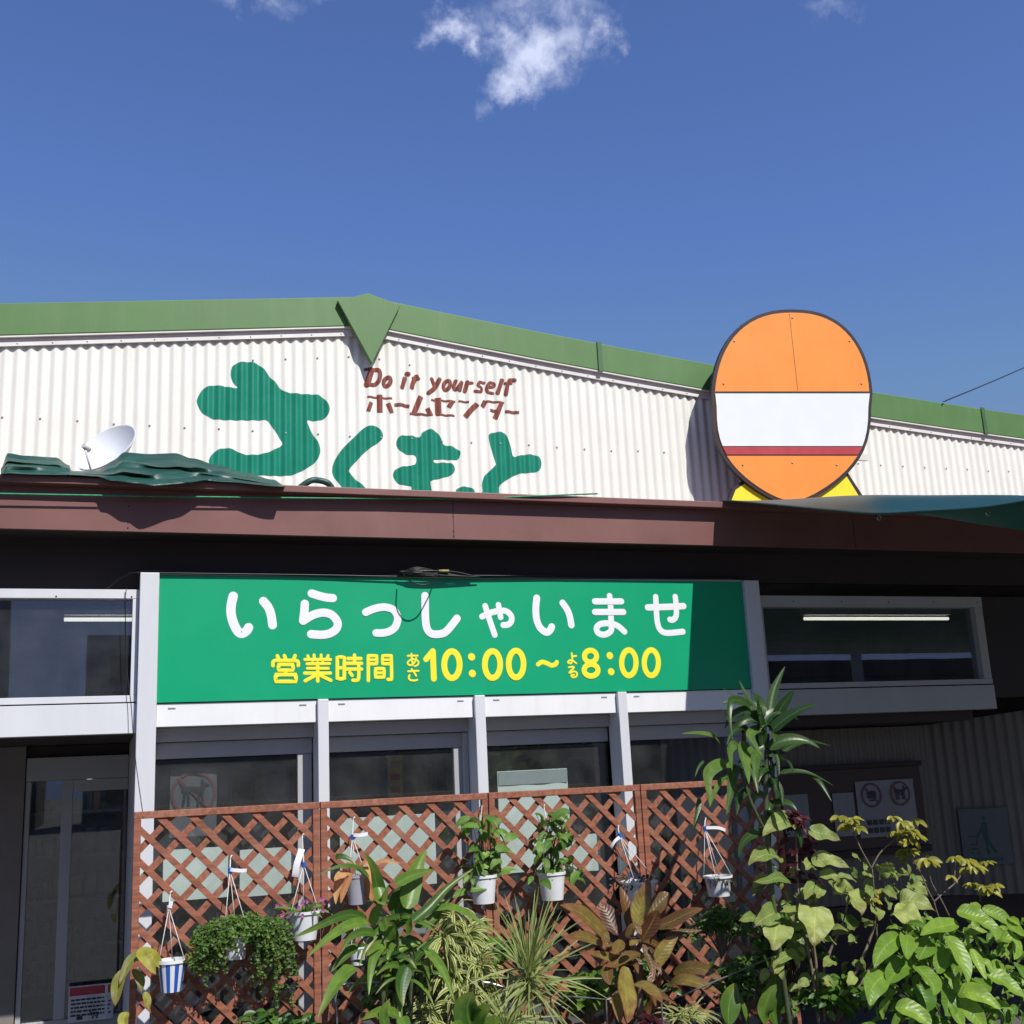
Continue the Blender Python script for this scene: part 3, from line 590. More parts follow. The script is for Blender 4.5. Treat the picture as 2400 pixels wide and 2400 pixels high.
for k in range(5): tube(bm, smooth_line([q(940 + k * 4, 1344 + k, 6.42), q(975, 1330 + k * 3, 6.40), q(1030, 1340 + k * 2, 6.41), q(1090 + 9 * k, 1352, 6.43)], 6), .004)
c1 = obj('power_cable', bm, CABLE, smooth=True); tag(c1, 'bundle of black cables lying along the top edge of the green welcome sign', 'cable')
bm = BM(); tube(bm, [q(1028, 1338, 6.4), q(1052, 1338, 6.4)], .008, 8); obj('connector', bm, mat('yellow_plug', (.35, .30, .10), .5), c1)
cable('cable_loop', [q(944, 1346, 6.40), q(958, 1360, 6.33), q(985, 1370, 6.30), q(1010, 1367, 6.31), q(1022, 1355, 6.36), q(1026, 1346, 6.40)], .004, CABLE, 'black cable loop dangling over the top edge of the green sign', 'cable')
cable('hanging_wire', [q(296, 1378, 6.48), q(294, 1420, 6.47), q(297, 1560, 6.47), q(307, 1650, 6.45), q(312, 1720, 6.43), q(320, 1800, 6.42), q(333, 1895, 6.2), q(336, 1915, 5.98)], .0022, CABLE, 'thin black wire trailing down the left pillar to the trellis', 'wire')
cable('rope', [q(-260, 1152, 6.222), q(0, 1157, 6.222), q(350, 1163, 6.222), q(800, 1168, 6.222), q(1100, 1168, 6.215), q(1270, 1162, 6.19), q(1400, 1157, 6.192)], .005, ROPE, 'thin green rope stretched along the brown canopy edge', 'rope')
cable('service_cable', [q(2212, 941, 7.42), q(2300, 905, 8.2), q(2400, 862, 9.2), q(2700, 730, 12)], .006, CABLE, 'thin cable rising from the green verge into the sky on the right', 'cable')
# satellite dish
c = pt(258, 1062, 6.95); dish = thing('satellite_dish', 'small white satellite dish on the canopy roof behind the bundled tarpaulin', 'satellite dish', Vector((c.x, 6.95, 3.273)))
nrm = Vector((-.55, -.62, .56)).normalized(); M3 = nrm.to_track_quat('Z', 'Y').to_matrix()
bm = BM(); RR = .195
lathe(bm, [(RR * math.sin(a), .10 * (math.sin(a)) ** 2) for a in [i * math.pi / 2 / 9 + .001 for i in range(10)]] + [(RR + .006, .10), (RR + .006, .094), (RR * .7, .040), (RR * .3, -.001), (.002, -.008)], (0, 0, 0), 40)
for vv in bm.verts: vv.co = M3 @ vv.co + c - nrm * .05
obj('reflector', bm, DISH, dish)
bm = BM(); tube(bm, [c - nrm * .06, c - nrm * .13, Vector((c.x + .06, 7.02, 3.40)), Vector((c.x + .06, 7.02, 3.273))], .016); obj('mast', bm, STEEL, dish)
dn = (Vector((0, 0, -1)) + nrm * nrm.z).normalized(); bm = BM(); tube(bm, [c + dn * .19 - nrm * .03, c + dn * .20 + nrm * .05, c + dn * .13 + nrm * .17], .007); tube(bm, [c + dn * .13 + nrm * .18, c + dn * .12 + nrm * .13], .017); obj('feed_arm', bm, FIX, dish)

# ------------------------------------------------------------------ bundled tarpaulin on the canopy and shade tarpaulin at the right
def interp(tab, x):
    for (a, b), (c, d) in zip(tab, tab[1:]):
        if a <= x <= c: t = (x - a) / (c - a); t = t * t * (3 - 2 * t); return b + (d - b) * t
    return tab[0][1] if x < tab[0][0] else tab[-1][1]
TOP = [(2, 1098), (18, 1062), (60, 1068), (130, 1072), (162, 1090), (168, 1104), (200, 1104), (230, 1102), (262, 1082), (292, 1060), (350, 1064), (410, 1062), (450, 1074), (510, 1090), (575, 1108), (640, 1124), (668, 1138)]
FRONT = [(2, 1110), (100, 1112), (165, 1113), (228, 1116), (260, 1126), (320, 1133), (360, 1138), (430, 1134), (490, 1127), (520, 1129), (668, 1140)]
rt = random.Random(3); bm = BM(); rows = []
NS, NT, SUB = 170, 8, 3
CR = [0, .12, .25, .37, .50, .64, .80, 1.0]; OUTW = [0, .25, -.6, .8, -1, .8, -.6, 0]
for i in range(NS + 1):
    px = 2 + 666 * i / NS; tp, fr = interp(TOP, px), interp(FRONT, px); ov = max(0, (fr - (1113 + px * .03)) / 22)
    amp = .06 * min(1, max(.08, (fr - tp) / 46)) * (.75 + .25 * math.sin(px * .045)); row = []
    cs = [0] + [CR[k] + .055 * math.sin(px * .019 + k * 1.9) + .03 * math.sin(px * .047 + k * 2.3) for k in range(1, 7)] + [1]
    for k in range(7):
        for u in range(SUB if k < 6 else SUB + 1):
            t = cs[k] + (cs[k + 1] - cs[k]) * u / SUB; o0, o1 = OUTW[k] * (.7 + .5 * math.sin(px * .026 + k * 2.1)), OUTW[k + 1] * (.7 + .5 * math.sin(px * .026 + (k + 1) * 2.1))
            fo = (o0 + (o1 - o0) * u / SUB) * amp
            Y = 6.17 - .12 * ov * (1 - t) + .30 * t ** 1.3 - fo
            row.append(bm.verts.new(pt(px, fr + (tp - fr) * t, Y)))
    last = row[-1].co; row.append(bm.verts.new((last.x, last.y + .12, max(3.276, last.z - .10)))); rows.append(row)
NT = len(rows[0]) - 1
for A_, B_ in zip(rows, rows[1:]):
    for j in range(NT): bm.faces.new((A_[j], B_[j], B_[j + 1], A_[j + 1])).smooth = True
bm.normal_update()
for ed in bm.edges:
    if len(ed.link_faces) == 2 and ed.calc_face_angle() > .28: ed.smooth = False
o = obj('bundled_tarpaulin', bm, TARP); tag(o, 'crumpled dark green tarpaulin bundled along the brown canopy edge', 'tarpaulin')
sm = o.modifiers.new('thick', 'SOLIDIFY'); sm.thickness = .002
bm = BM(); a = pt(740, 1136, 6.3)
tube(bm, smooth_line([a + Vector((-.09, 0, -.02)), a + Vector((-.03, -.01, .02)), a + Vector((.02, .0, .026)), a + Vector((.07, 0, .012)), a + Vector((.10, .01, -.02))], 6), .018, 10)
tag(obj('tarpaulin_scrap', bm, TARP, smooth=True), 'small dark green scrap of tarpaulin peeping over the canopy edge', 'tarpaulin')
# shade sheet: its left edge runs from the canopy out over the planting
EX = [(1706, 1173), (1850, 1186), (1950, 1195), (2050, 1203), (2150, 1199), (2293, 1190), (2400, 1174), (2450, 1164)]
def edge_pt(px, py):
    d = ray(px, py); # X = 3.7 + .09 (6.15 - Y)
    t = (3.7 + .09 * 6.15) / (d.x + .09 * d.y); return Vector((d.x * t, d.y * t, d.z * t + CZ))
EP = smooth_line([edge_pt(*e) for e in EX], 4)
EP = [Vector((EP[0].x, 6.26, 3.279)), Vector((EP[0].x, 6.20, 3.281))] + EP
bm = BM(); rows = []
for i, e in enumerate(EP):
    v_ = max(0, i - 2) / (len(EP) - 3); row = []
    for j in range(25):
        s = (j / 24) ** 1.3 * 5.5; base = min(e.z, 3.288) if i < 3 else 3.288 - (3.288 - EP[-1].z) * v_ - .02 * math.sin(math.pi * v_)
        k = math.exp(-s * 3.0); vv_ = max(0, min(1, (v_ - .28) / .4)); vv_ = vv_ * vv_ * (3 - 2 * vv_); tz = base * (1 - vv_) + (e.z - .095 - .03 * v_) * vv_; z = e.z * k + tz * (1 - k) + .012 * math.sin(s * 5 + v_ * 4) * (1 - k) * math.sin(math.pi * v_)
        row.append(bm.verts.new((e.x + s, e.y, z)))
    rows.append(row)
for A_, B_ in zip(rows, rows[1:]):
    for j in range(24): bm.faces.new((A_[j], A_[j + 1], B_[j + 1], B_[j])).smooth = True
m_, n_, l_, p_ = newmat('shade_cloth'); p_.inputs['Base Color'].default_value = (.007, .046, .034, 1); p_.inputs['Roughness'].default_value = .36
nz = n_.new('ShaderNodeTexNoise'); nz.inputs['Scale'].default_value = 60; bp = n_.new('ShaderNodeBump'); bp.inputs['Strength'].default_value = .2; l_.new(nz.outputs[0], bp.inputs['Height']); l_.new(bp.outputs[0], p_.inputs['Normal'])
tr = n_.new('ShaderNodeBsdfTranslucent'); tr.inputs[0].default_value = (.02, .10, .07, 1); ms = n_.new('ShaderNodeMixShader'); ms.inputs[0].default_value = .06
l_.new(p_.outputs[0], ms.inputs[1]); l_.new(tr.outputs[0], ms.inputs[2]); l_.new(ms.outputs[0], n_['Material Output'].inputs[0])
shade = thing('shade_tarpaulin', 'dark green shade tarpaulin stretched out from the canopy at the right', 'tarpaulin', Vector((4.5, 6.15, 3.28)))
obj('sheet', bm, m_, shade)
bm = BM(); tube(bm, [p + Vector((.012, 0, -.002)) for p in EP], .007, 6); obj('hem', bm, m_, shade)
for px, py in ((2040, 1201), (2293, 1188)):
    c = edge_pt(px, py) + Vector((.05, 0, -.028)); bm = BM(); g = [Vector((c.x + .012 * math.cos(k * math.pi / 6), c.y - .002, c.z + .012 * math.sin(k * math.pi / 6))) for k in range(13)]; tube(bm, g, .003, 6); obj('eyelet', bm, STEEL, shade)

# ------------------------------------------------------------------ cut-out board on the roof (plain stand-in)
BYC = 7.2
board = thing('cutout_board', 'tall orange oval board with dark edging and a blank white stripe standing on the canopy', 'signboard', pt(1840, 1180, BYC))
cx0, cy0 = 1856, 955
out_ = []
for k in range(64):
    a = 2 * math.pi * k / 64; rx = 182 if math.sin(a) < 0 else 178; ry = 218 if math.sin(a) > 0 else 222
    e = 2.35; cs, sn = math.cos(a), math.sin(a)
    x = cx0 + rx * math.copysign(abs(cs) ** (2 / e), cs) * (1 - .46 * max(0, sn) ** 3); y = cy0 + ry * math.copysign(abs(sn) ** (2 / e), sn)
    out_.append((x, y))
def proj(ps, Y): return [(p.x, p.z) for p in (pt(x, y, Y) for x, y in ps)]
def grow(ps, g):
    mx = sum(p[0] for p in ps) / len(ps); my = sum(p[1] for p in ps) / len(ps)
    r = []
    for x, y in ps:
        d = math.hypot(x - mx, y - my); r.append((mx + (x - mx) * (d + g) / d, my + (y - my) * (d + g) / d))
    return r
bm = BM(); prism(bm, proj(grow(out_, 8), BYC), BYC, BYC + .03); obj('backing', bm, EDGE, board)
bm = BM(); prism(bm, proj(out_, BYC), BYC - .004, BYC - .0005); obj('face', bm, ORANGE, board)
def rrect(x0, y0, x1, y1, r, n=8):
    o = []
    for cx_, cy_, a0 in ((x1 - r, y0 + r, -90), (x1 - r, y1 - r, 0), (x0 + r, y1 - r, 90), (x0 + r, y0 + r, 180)):
        for k in range(n + 1): a = math.radians(a0 + 90 * k / n); o.append((cx_ + r * math.cos(a), cy_ + r * math.sin(a)))
    return o
def clip_band(ps, ya, yb):                     # the part of an outline between two heights
    o = []
    for (xa, y0_), (xb, y1_) in zip(ps, ps[1:] + ps[:1]):
        cut = sorted([t for t in ((ya - y0_) / (y1_ - y0_) if y1_ != y0_ else 9, (yb - y0_) / (y1_ - y0_) if y1_ != y0_ else 9) if 0 < t < 1])
        for t in [0] + cut:
            x, y = xa + (xb - xa) * t, y0_ + (y1_ - y0_) * t
            if ya - 1e-6 <= y <= yb + 1e-6: o.append((x, y))
    return o
bm = BM()
for x, y in ((1720, 800), (1990, 800), (1856, 745), (1695, 900), (2018, 900), (1740, 1090), (1960, 1090), (1856, 1085)):
    p_ = pt(x, y, BYC); ball(bm, (p_.x, BYC - .005, p_.z), .008)
obj('bolt', bm, STEEL, board)
bm = BM(); p_ = pt(1856, 800, BYC); prism(bm, [(p_.x, pt(1856, 915, BYC).z), (p_.x + .0025, pt(1856, 915, BYC).z), (p_.x + .0025, pt(1856, 736, BYC).z), (p_.x, pt(1856, 736, BYC).z)], BYC - .0055, BYC - .0045); obj('panel_seam', bm, EDGE, board)
bm = BM(); prism(bm, proj(clip_band(grow(out_, -.5), 918, 1068), BYC), BYC - .0065, BYC - .0045); obj('stripe_border', bm, EDGE, board)
bm = BM(); prism(bm, proj(clip_band(grow(out_, -.5), 923, 1046), BYC), BYC - .009, BYC - .007); obj('white_stripe', bm, BOARDW, board)
bm = BM(); prism(bm, proj(clip_band(grow(out_, -.5), 1048, 1066), BYC), BYC - .009, BYC - .007); obj('red_stripe', bm, RED, board)
bm = BM(); prism(bm, proj([(1704, 1192), (1722, 1140), (1770, 1108), (1960, 1080), (1990, 1100), (2052, 1196)], BYC), BYC + .034, BYC + .06); obj('base_backing', bm, EDGE, board)
bm = BM(); prism(bm, proj([(1711, 1192), (1729, 1146), (1773, 1115), (1958, 1088), (1984, 1105), (2041, 1196)], BYC), BYC + .0305, BYC + .0335); obj('base_face', bm, YELLOW, board)
bm = BM()
for x in (1790, 1930):
    a = pt(x, 900, BYC + .05); tube(bm, [(a.x, BYC + .08, a.z), (a.x, BYC + .08, 3.273)], .018); tube(bm, [(a.x, BYC + .08, a.z - .1), (a.x, 7.48, a.z - .05)], .012)
obj('support_pole', bm, STEEL, board)
bm = BM(); a = pt(2015, 1075, 7.3); box(bm, a.x - .1, a.x + .06, 7.27, 7.3, a.z - .02, a.z + .03); box(bm, a.x - .05, a.x - .02, 7.3, 7.49, a.z - .02, a.z + .03); obj('bracket', bm, TRIM, board)

# ------------------------------------------------------------------ trellis panels
LX = [.151, 1.0585, 1.966, 2.873]; LW = .902; LZ = 1.543; LY = 6.0
def trellis(i, label):
    x0 = LX[i]; x1 = x0 + LW; z0, z1 = .04, LZ
    t = thing('trellis_panel', label, 'trellis', Vector(((x0 + x1) / 2, LY, 0)), 'red-brown trellis panels in front of the windows')
    fw, fd = .034, .036
    bm = BM(); box(bm, x0, x1, LY - fd / 2, LY + fd / 2, z1 - fw, z1); box(bm, x0 + fw, x1 - fw, LY - fd / 2, LY + fd / 2, z0, z0 + fw)
    obj('rail', bm, WOOD_H, t, bevel=.003)
    for a in (x0, x1 - fw):
        bm = BM(); box(bm, a, a + fw, LY - fd / 2 + .001, LY + fd / 2 - .001, 0, z1 - fw - .0005); obj('post', bm, WOOD, t, bevel=.003)
    X0, X1, Z0, Z1 = x0 + fw * .7, x1 - fw * .7, z0 + fw * .7, z1 - fw * .7; sp = .1495; rl = random.Random(i)
    for sgn, yy in ((1, LY + .0055), (-1, LY - .0045)):
        bm = BM(); c = -3.
        while c < 5:
            # line: z = sgn * x + k
            k = c + rl.uniform(-.004, .004); ps = []
            for X in (X0, X1):
                Z = sgn * (X - x0) + k
                if Z0 <= Z <= Z1: ps.append((X, Z))
            for Z in (Z0, Z1):
                X = (Z - k) * sgn + x0
                if X0 < X < X1: ps.append((X, Z))
            if len(ps) == 2 and (Vector(ps[0]) - Vector(ps[1])).length > .03:
                ps.sort(); obox(bm, (ps[0][0], yy, ps[0][1]), (ps[1][0], yy, ps[1][1]), .031 + rl.uniform(-.002, .002), .0085)
            c += sp
        obj('lattice', bm, WOOD if sgn < 0 else WOOD_H, t, bevel=.0015)
trellis(0, 'red-brown trellis panel at the left end, its left post bare beside the aluminium pillar')
trellis(1, 'red-brown trellis panel second from the left, behind the grey pot of dried brown leaves')
trellis(2, 'red-brown trellis panel behind the two white pots of leafy vine')
trellis(3, 'red-brown trellis panel at the right end, partly shaded behind the tall corn plant')

# ------------------------------------------------------------------ papers and notices
def paper(name, x0, y0, x1, y1, Y, m, label, cat='poster', grey=None):
    a, b = pt(x0, (y0 + y1) / 2, Y).x, pt(x1, (y0 + y1) / 2, Y).x; xm = (x0 + x1) / 2; zt, zb = pt(xm, y0, Y).z, pt(xm, y1, Y).z
    t = thing(name, label, cat, Vector(((a + b) / 2, Y, zb)))
    bm = BM(); n = 12; prev = None
    for i in range(n + 1):
        x = a + (b - a) * i / n; yy = Y + .006 * math.sin(i * 1.1) * (i / n)
        vv = (bm.verts.new((x, yy, zb)), bm.verts.new((x, yy, zt)))
        if prev: bm.faces.new((prev[0], vv[0], vv[1], prev[1]))
        prev = vv
    o = obj('sheet', bm, m, t); s = o.modifiers.new('thick', 'SOLIDIFY'); s.thickness = .0015
    if grey:
        bm = BM(); box(bm, a + .005, b - .005, Y - .006, Y - .004, zb + (zt - zb) * grey, zt - .004); obj('printed_band', bm, PAPER_GREY, t)
    return t, a, b, zb, zt
paper('window_poster', 382, 1988, 535, 2108, 6.73, PAPER, 'pale blank sheet behind the left trellis panel near the left post')
paper('window_poster', 562, 1988, 690, 2098, 6.73, PAPER, 'pale blank sheet behind the left trellis panel beside the pink flower pot')
paper('window_poster', 797, 1912, 1022, 2080, 6.73, PAPER, 'wide pale sheet behind the second trellis panel above the dried plant')
paper('window_poster', 1170, 1804, 1336, 2042, 6.73, PAPER, 'tall pale sheet standing above the third trellis panel behind the leafy vines', grey=.86)
paper('window_poster', 1342, 1955, 1408, 2042, 6.73, PAPER, 'small pale sheet behind the third trellis panel near its right post')
paper('window_poster', 800, 2150, 1010, 2210, 6.73, PAPER_GREY, 'low grey sheet behind the green strap-leaved plant')
def banned(t, a, b, zc_, r, Y, dog=True, ink=None):
    cx_ = (a + b) / 2; bm = BM(); ps = [Vector((cx_ + r * math.cos(k * math.pi / 12), zc_ + r * math.sin(k * math.pi / 12))) for k in range(24)]
    pre = len(bm.verts); stroke(bm, ps, r * .15, True, dome=.001); s = r * .72
    stroke(bm, [Vector((cx_ - s, zc_ + s)), Vector((cx_ + s, zc_ - s))], r * .15, dome=.001, off=.0006)
    for v_ in bm.verts: v_.co.y += Y
    obj('ban_ring', bm, ink or RED, t)
    bm = BM()
    if dog:
        lines = [(.30, [(-.42, .22), (.36, .16)]), (.26, [(.38, .2), (.50, .44)]), (.14, [(.52, .46), (.70, .40)]), (.10, [(.44, .5), (.40, .64)]), (.12, [(-.40, .1), (-.48, -.5)]), (.12, [(-.26, .1), (-.22, -.5)]), (.12, [(.24, .1), (.22, -.5)]), (.12, [(.36, .1), (.42, -.5)]), (.09, [(-.46, .26), (-.62, .5)])]
    else:
        lines = [(.5, [(-.2, .1), (.25, .1)]), (.12, [(-.45, -.2), (.45, -.2)]), (.10, [(-.3, -.45), (.3, -.45)])]
    for i, (w_, ps) in enumerate(lines): stroke(bm, [Vector((cx_ + x * r, zc_ + z * r)) for x, z in ps], w_ * r, dome=.0008, off=.0012 + .0003 * (i % 3))
    for v_ in bm.verts: v_.co.y += Y
    obj('pictogram', bm, BLACK, t)
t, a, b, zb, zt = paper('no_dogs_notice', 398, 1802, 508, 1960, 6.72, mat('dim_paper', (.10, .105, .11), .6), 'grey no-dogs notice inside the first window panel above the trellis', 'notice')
banned(t, a, b, zt - .135, .115, 6.713, ink=DARK_RED)
t, a, b, zb, zt = paper('cart_notice', 160, 2308, 266, 2392, EY - .08, WHITEP, 'white notice with a red heading and cart symbol on the entrance door', 'notice')
bm = BM(); box(bm, a + .006, b - .006, EY - .084, EY - .0825, zt - .055, zt - .008); obj('heading', bm, RED, t)
bm = BM(); rr_ = random.Random(5)
for k in range(5):
    z = zt - .075 - k * .022; x = a + .015
    while x < b - .03:
        ww = rr_.uniform(.008, .03)
        if x + ww > b - .015: break
        box(bm, x, x + ww, EY - .084, EY - .0825, z - .010, z); x += ww + .005
box(bm, a + .05, a + .085, EY - .084, EY - .0825, zb + .012, zb + .032)
cx_ = (a + b) / 2 + .02
for ps in ([(-.03, .055), (-.02, .052), (-.012, .025), (.02, .025)], [(-.016, .045), (.026, .045), (.02, .026)], [(-.012, .035), (.022, .035)]): stroke(bm, [Vector((cx_ + x, zb + z)) for x, z in ps], .005, dome=.0005)
for x in (-.008, .016): stroke(bm, [Vector((cx_ + x, zb + .015)), Vector((cx_ + x + .001, zb + .016))], .009, dome=.0005)
for v_ in bm.verts:
    if v_.co.y < 1: v_.co.y += EY - .083
obj('print', bm, BLACK, t)
# board of notices on the shaded bay wall
q0 = pt(1700, 1800, BY - .05)
nb = thing('notice_board', 'dark brown notice board on the shaded corrugated wall at the right', 'notice board', pt(1950, 1990, BY - .05))
a, b, zt, zb = pt(1830, 1900, BY - .04).x, pt(2165, 1900, BY - .04).x, pt(2000, 1802, BY - .04).z, pt(2000, 1992, BY - .04).z
bm = BM(); box(bm, a, b, BY - .05, BY - .015, zb, zt); obj('board', bm, mat('board_brown', (.05, .03, .025), .6), nb, bevel=.004)
bm = BM(); box(bm, a - .02, b + .02, BY - .06, BY - .02, zb - .05, zb - .001); box(bm, a - .02, b + .02, BY - .06, BY - .02, zt + .001, zt + .035); obj('board_frame', bm, DARKBROWN, nb, bevel=.003)
SHADED_WHITE = mat('shade_darkened_white', (.24, .24, .25), .6)  # white paper darkened so its colour carries the bay's shade
t, a, b, zb, zt = paper('ban_notice', 2010, 1828, 2148, 1960, BY - .06, SHADED_WHITE, 'white sheet with two red prohibition circles on the brown notice board', 'notice')
banned(t, a + .01, a + .01 + (b - a) * .46, zt - .10, .08, BY - .068, False, DARK_RED); banned(t, a + (b - a) * .5, b - .01, zt - .10, .08, BY - .069, True, DARK_RED)
bm = BM(); 
for k in range(2):
    for j in range(4): box(bm, a + .07 + j * .05, a + .105 + j * .05, BY - .068, BY - .066, zb + .03 + k * .055, zb + .065 + k * .055)
obj('print', bm, BLACK, t)
paper('notice_sheet', 1955, 1858, 2006, 1960, BY - .06, SHADED_WHITE, 'plain white sheet beside the prohibition sheet on the notice board', 'notice')
paper('notice_sheet', 1838, 1862, 1898, 1960, BY - .06, SHADED_WHITE, 'plain white sheet nearest the tall corn plant on the notice board', 'notice')
# cart-return poster on the angled wall
d2 = Vector((1.9, -1.15, 0)).normalized(); n2 = Vector((d2.y, -d2.x, 0)); n2 = n2 if n2.y < 0 else -n2
def on_bay(px, py, off=.03):
    d = ray(px, py); p0 = Vector((cx, BY, 0)) + n2 * off; t = p0.xy.dot(n2.xy) / d.xy.dot(n2.xy); return Vector((d.x * t, d.y * t, d.z * t + CZ))
pc = on_bay(2310, 1960); pA, pB = on_bay(2252, 1960), on_bay(2368, 1960); zT, zBm = on_bay(2310, 1894).z, on_bay(2310, 2026).z
cp = thing('cart_return_poster', 'pale poster of a walking figure pushing a cart on the angled corrugated wall', 'poster', Vector((pc.x, pc.y, zBm)))
def frame_local(o): o.matrix_world = Matrix.Translation((pc.x, pc.y, zBm)) @ d2.to_track_quat('X', 'Z').to_matrix().to_4x4()
W2 = (pB - pA).length; H2 = zT - zBm
bm = BM(); box(bm, -W2 / 2, W2 / 2, -.004, .0, 0, H2); o = obj('sheet', bm, mat('poster_shade_darkened', (.10, .115, .115), .6), cp); o.matrix_parent_inverse = Matrix();  # pale sheet, its colour darkened for the shaded bay
lines = [(.08, [(0, .82), (.004, .824)]), (.11, [(.0, .72), (.0, .48)]), (.05, [(-.02, .7), (-.14, .52)]), (.06, [(0, .48), (.02, .2)]), (.06, [(.0, .48), (.16, .22)]), (.03, [(-.34, .5), (-.16, .5), (-.2, .36), (-.32, .36)]), (.03, [(-.32, .28), (-.18, .28)]), (.05, [(-.31, .21), (-.305, .212)]), (.05, [(-.19, .21), (-.185, .212)])]
bm2_ = BM()
for i, (w_, ps) in enumerate(lines): stroke(bm2_, [Vector((x * W2, z * H2)) for x, z in ps], w_ * W2, dome=.0008, off=.0045 + .0003 * i)
for k in range(8): box(bm2_, -.32 * W2 + k * .08 * W2, -.27 * W2 + k * .08 * W2, -.006, -.0045, .06 * H2, .12 * H2)
o2 = obj('pictogram', bm2_, GREENINK, cp); o2.matrix_parent_inverse = Matrix()
cp.matrix_world = Matrix.Translation((pc.x, pc.y, zBm)) @ Matrix.Rotation(math.atan2(d2.y, d2.x), 4, 'Z')

# ------------------------------------------------------------------ plants
RL = random.Random(11)
def leafbm():
    bm = bmesh.new(); bm.loops.layers.uv.new('UVMap'); bm.loops.layers.float_color.new('rnd'); return bm
PROF = {'lance': lambda t: max(.015, math.sin(math.pi * (t + .03) / .96) ** .7 if t < .45 else 1 - ((t - .45) / .55) ** 1.8),
        'strap': lambda t: max(.02, min(1, t * 5 + .35) * max(0, 1 - max(0, t - .3) ** 1.6 * 1.72)),
        'oval': lambda t: max(.015, math.sin(math.pi * (t + .01) / .82) ** .65 if t < .4 else 1 - ((t - .4) / .6) ** 1.8),
        'heart': lambda t: max(.015, math.sin(math.pi * (t + .02) / .6) ** .5 if t < .28 else 1 - ((t - .28) / .72) ** 1.6),
        'needle': lambda t: max(.04, min(1, t * 10 + .5) * (1 - t) ** .55)}
def leaf(bm, pts, W, hint=None, shape='lance', fold=.25, per=5, rnd=None, wave=0., mi=0):
    P = smooth_line(pts, per) if len(pts) > 2 else [Vector(pts[0]) + (Vector(pts[1]) - Vector(pts[0])) * k / 4 for k in range(5)]
    h = Vector(hint) if hint else Vector((RL.uniform(-.5, .5), -1, RL.uniform(.4, 1.1)))
    uvl = bm.loops.layers.uv.active; cl = bm.loops.layers.float_color['rnd']; rnd = RL.random() if rnd is None else rnd
    n = len(P); prev = None; ph = RL.uniform(0, 6)
    for i, p in enumerate(P):
        t = i / (n - 1); d = (P[min(i + 1, n - 1)] - P[max(i - 1, 0)]).normalized()
        s = d.cross(h)
        if s.length < 1e-4: s = d.cross(Vector((.3, .2, 1)))
        s.normalize(); nn = s.cross(d).normalized(); hw = W / 2 * PROF[shape](t)
        wv = wave * W * math.sin(t * 14 + ph)
        r = [bm.verts.new(p + s * u * hw + nn * (fold * abs(u) * hw + wv * abs(u) * (1 if u > 0 else -1))) for u in (-1, -.5, 0, .5, 1)]
        if prev:
            for k in range(4):
                f = bm.faces.new((prev[k], prev[k + 1], r[k + 1], r[k])); f.smooth = True; f.material_index = mi
                for lp, uv in zip(f.loops, ((k / 4, t0), ((k + 1) / 4, t0), ((k + 1) / 4, t), (k / 4, t))):
                    lp[uvl].uv = uv; lp[cl] = (rnd, rnd, rnd, 1)
        prev = r; t0 = t
def arc(p, az, el, Ln, droop, n=4):                       # points of a drooping leaf
    o = [Vector(p)]; e = el
    for k in range(n):
        e -= droop / n
        o.append(o[-1] + Vector((math.cos(az) * math.cos(e), math.sin(az) * math.cos(e), math.sin(e))) * Ln / n)
    return o
def pl(specs, org, sc, Y0, bm, shape, wscale, Y=None, fold=.25, wave=0, mi=0, wm=1.12):
    """hand-placed leaves: (points in a crop, width in the crop, depth of root, depth of tip[, shade])"""
    for it in specs:
        ps, wd, ya, yb = it[:4]; n = len(ps)
        P = [pt(org[0] + x / sc, org[1] + y / sc, ya + (yb - ya) * i / max(1, n - 1)) for i, (x, y) in enumerate(ps)]
        leaf(bm, P, wd / sc * wscale * wm, shape=shape, fold=fold, rnd=it[4] if len(it) > 4 else None, wave=wave, mi=mi)  # on strap and corn plants the set tone paints in lit and shadowed leaves
def ground_pot(t, x, y, r=.14, h=.26, m=POTK):
    bm = BM(); lathe(bm, [(.001, .0), (r * .78, .0), (r * .95, h * .9), (r * 1.05, h * .9), (r * 1.05, h), (r * .96, h), (r * .93, h - .03), (.001, h - .03)], (x, y, 0), 24); obj('pot', bm, m, t)
def stem(t, pts, r, m=STEMG, r1=None, name='stem'):
    bm = BM(); tube(bm, smooth_line(pts, 5) if len(pts) > 2 else pts, r, 7, r1=r1); return obj(name, bm, m, t, True)

M_CORD = leafmat('cordyline_leaf', (.035, .10, .016), (.19, .32, .04), rough=.26, tip=(.22, .26, .05))
M_SONG = leafmat('variegated_leaf', (0.093, 0.16, 0.034), (0.186, 0.246, 0.057), edge=(0.744, 0.725, 0.276), edge_at=.2, rough=.4)
M_SPIK = leafmat('spiky_leaf', (0.155, 0.232, 0.057), (0.372, 0.42, 0.138), edge=(0.558, 0.522, 0.218), edge_at=.36, rough=.4)
M_TI = leafmat('bronze_leaf', (.085, .026, .014), (.33, .27, .06), edge=(.20, .055, .028), edge_at=.41, rough=.28, tip=(.28, .11, .05), side=.12)
M_TI2 = leafmat('red_leaf', (0.155, 0.036, 0.017), (0.31, 0.102, 0.029), rough=.3)
M_CORN = leafmat('corn_leaf', (.022, .06, .014), (.15, .25, .05), rough=.25)  # dark tone deepened to paint the tarpaulin's shade on the upper leaves
M_ACAL = leafmat('copper_leaf', (.10, .19, .04), (.47, .52, .15), rough=.42, side=.2, tip=(.24, .20, .06))
M_ACALR = leafmat('dark_red_leaf', (.045, .006, .010), (.10, .012, .022), rough=.4)
M_SCHEF = leafmat('umbrella_leaf', (0.202, 0.217, 0.023), (0.419, 0.377, 0.052), rough=.32)
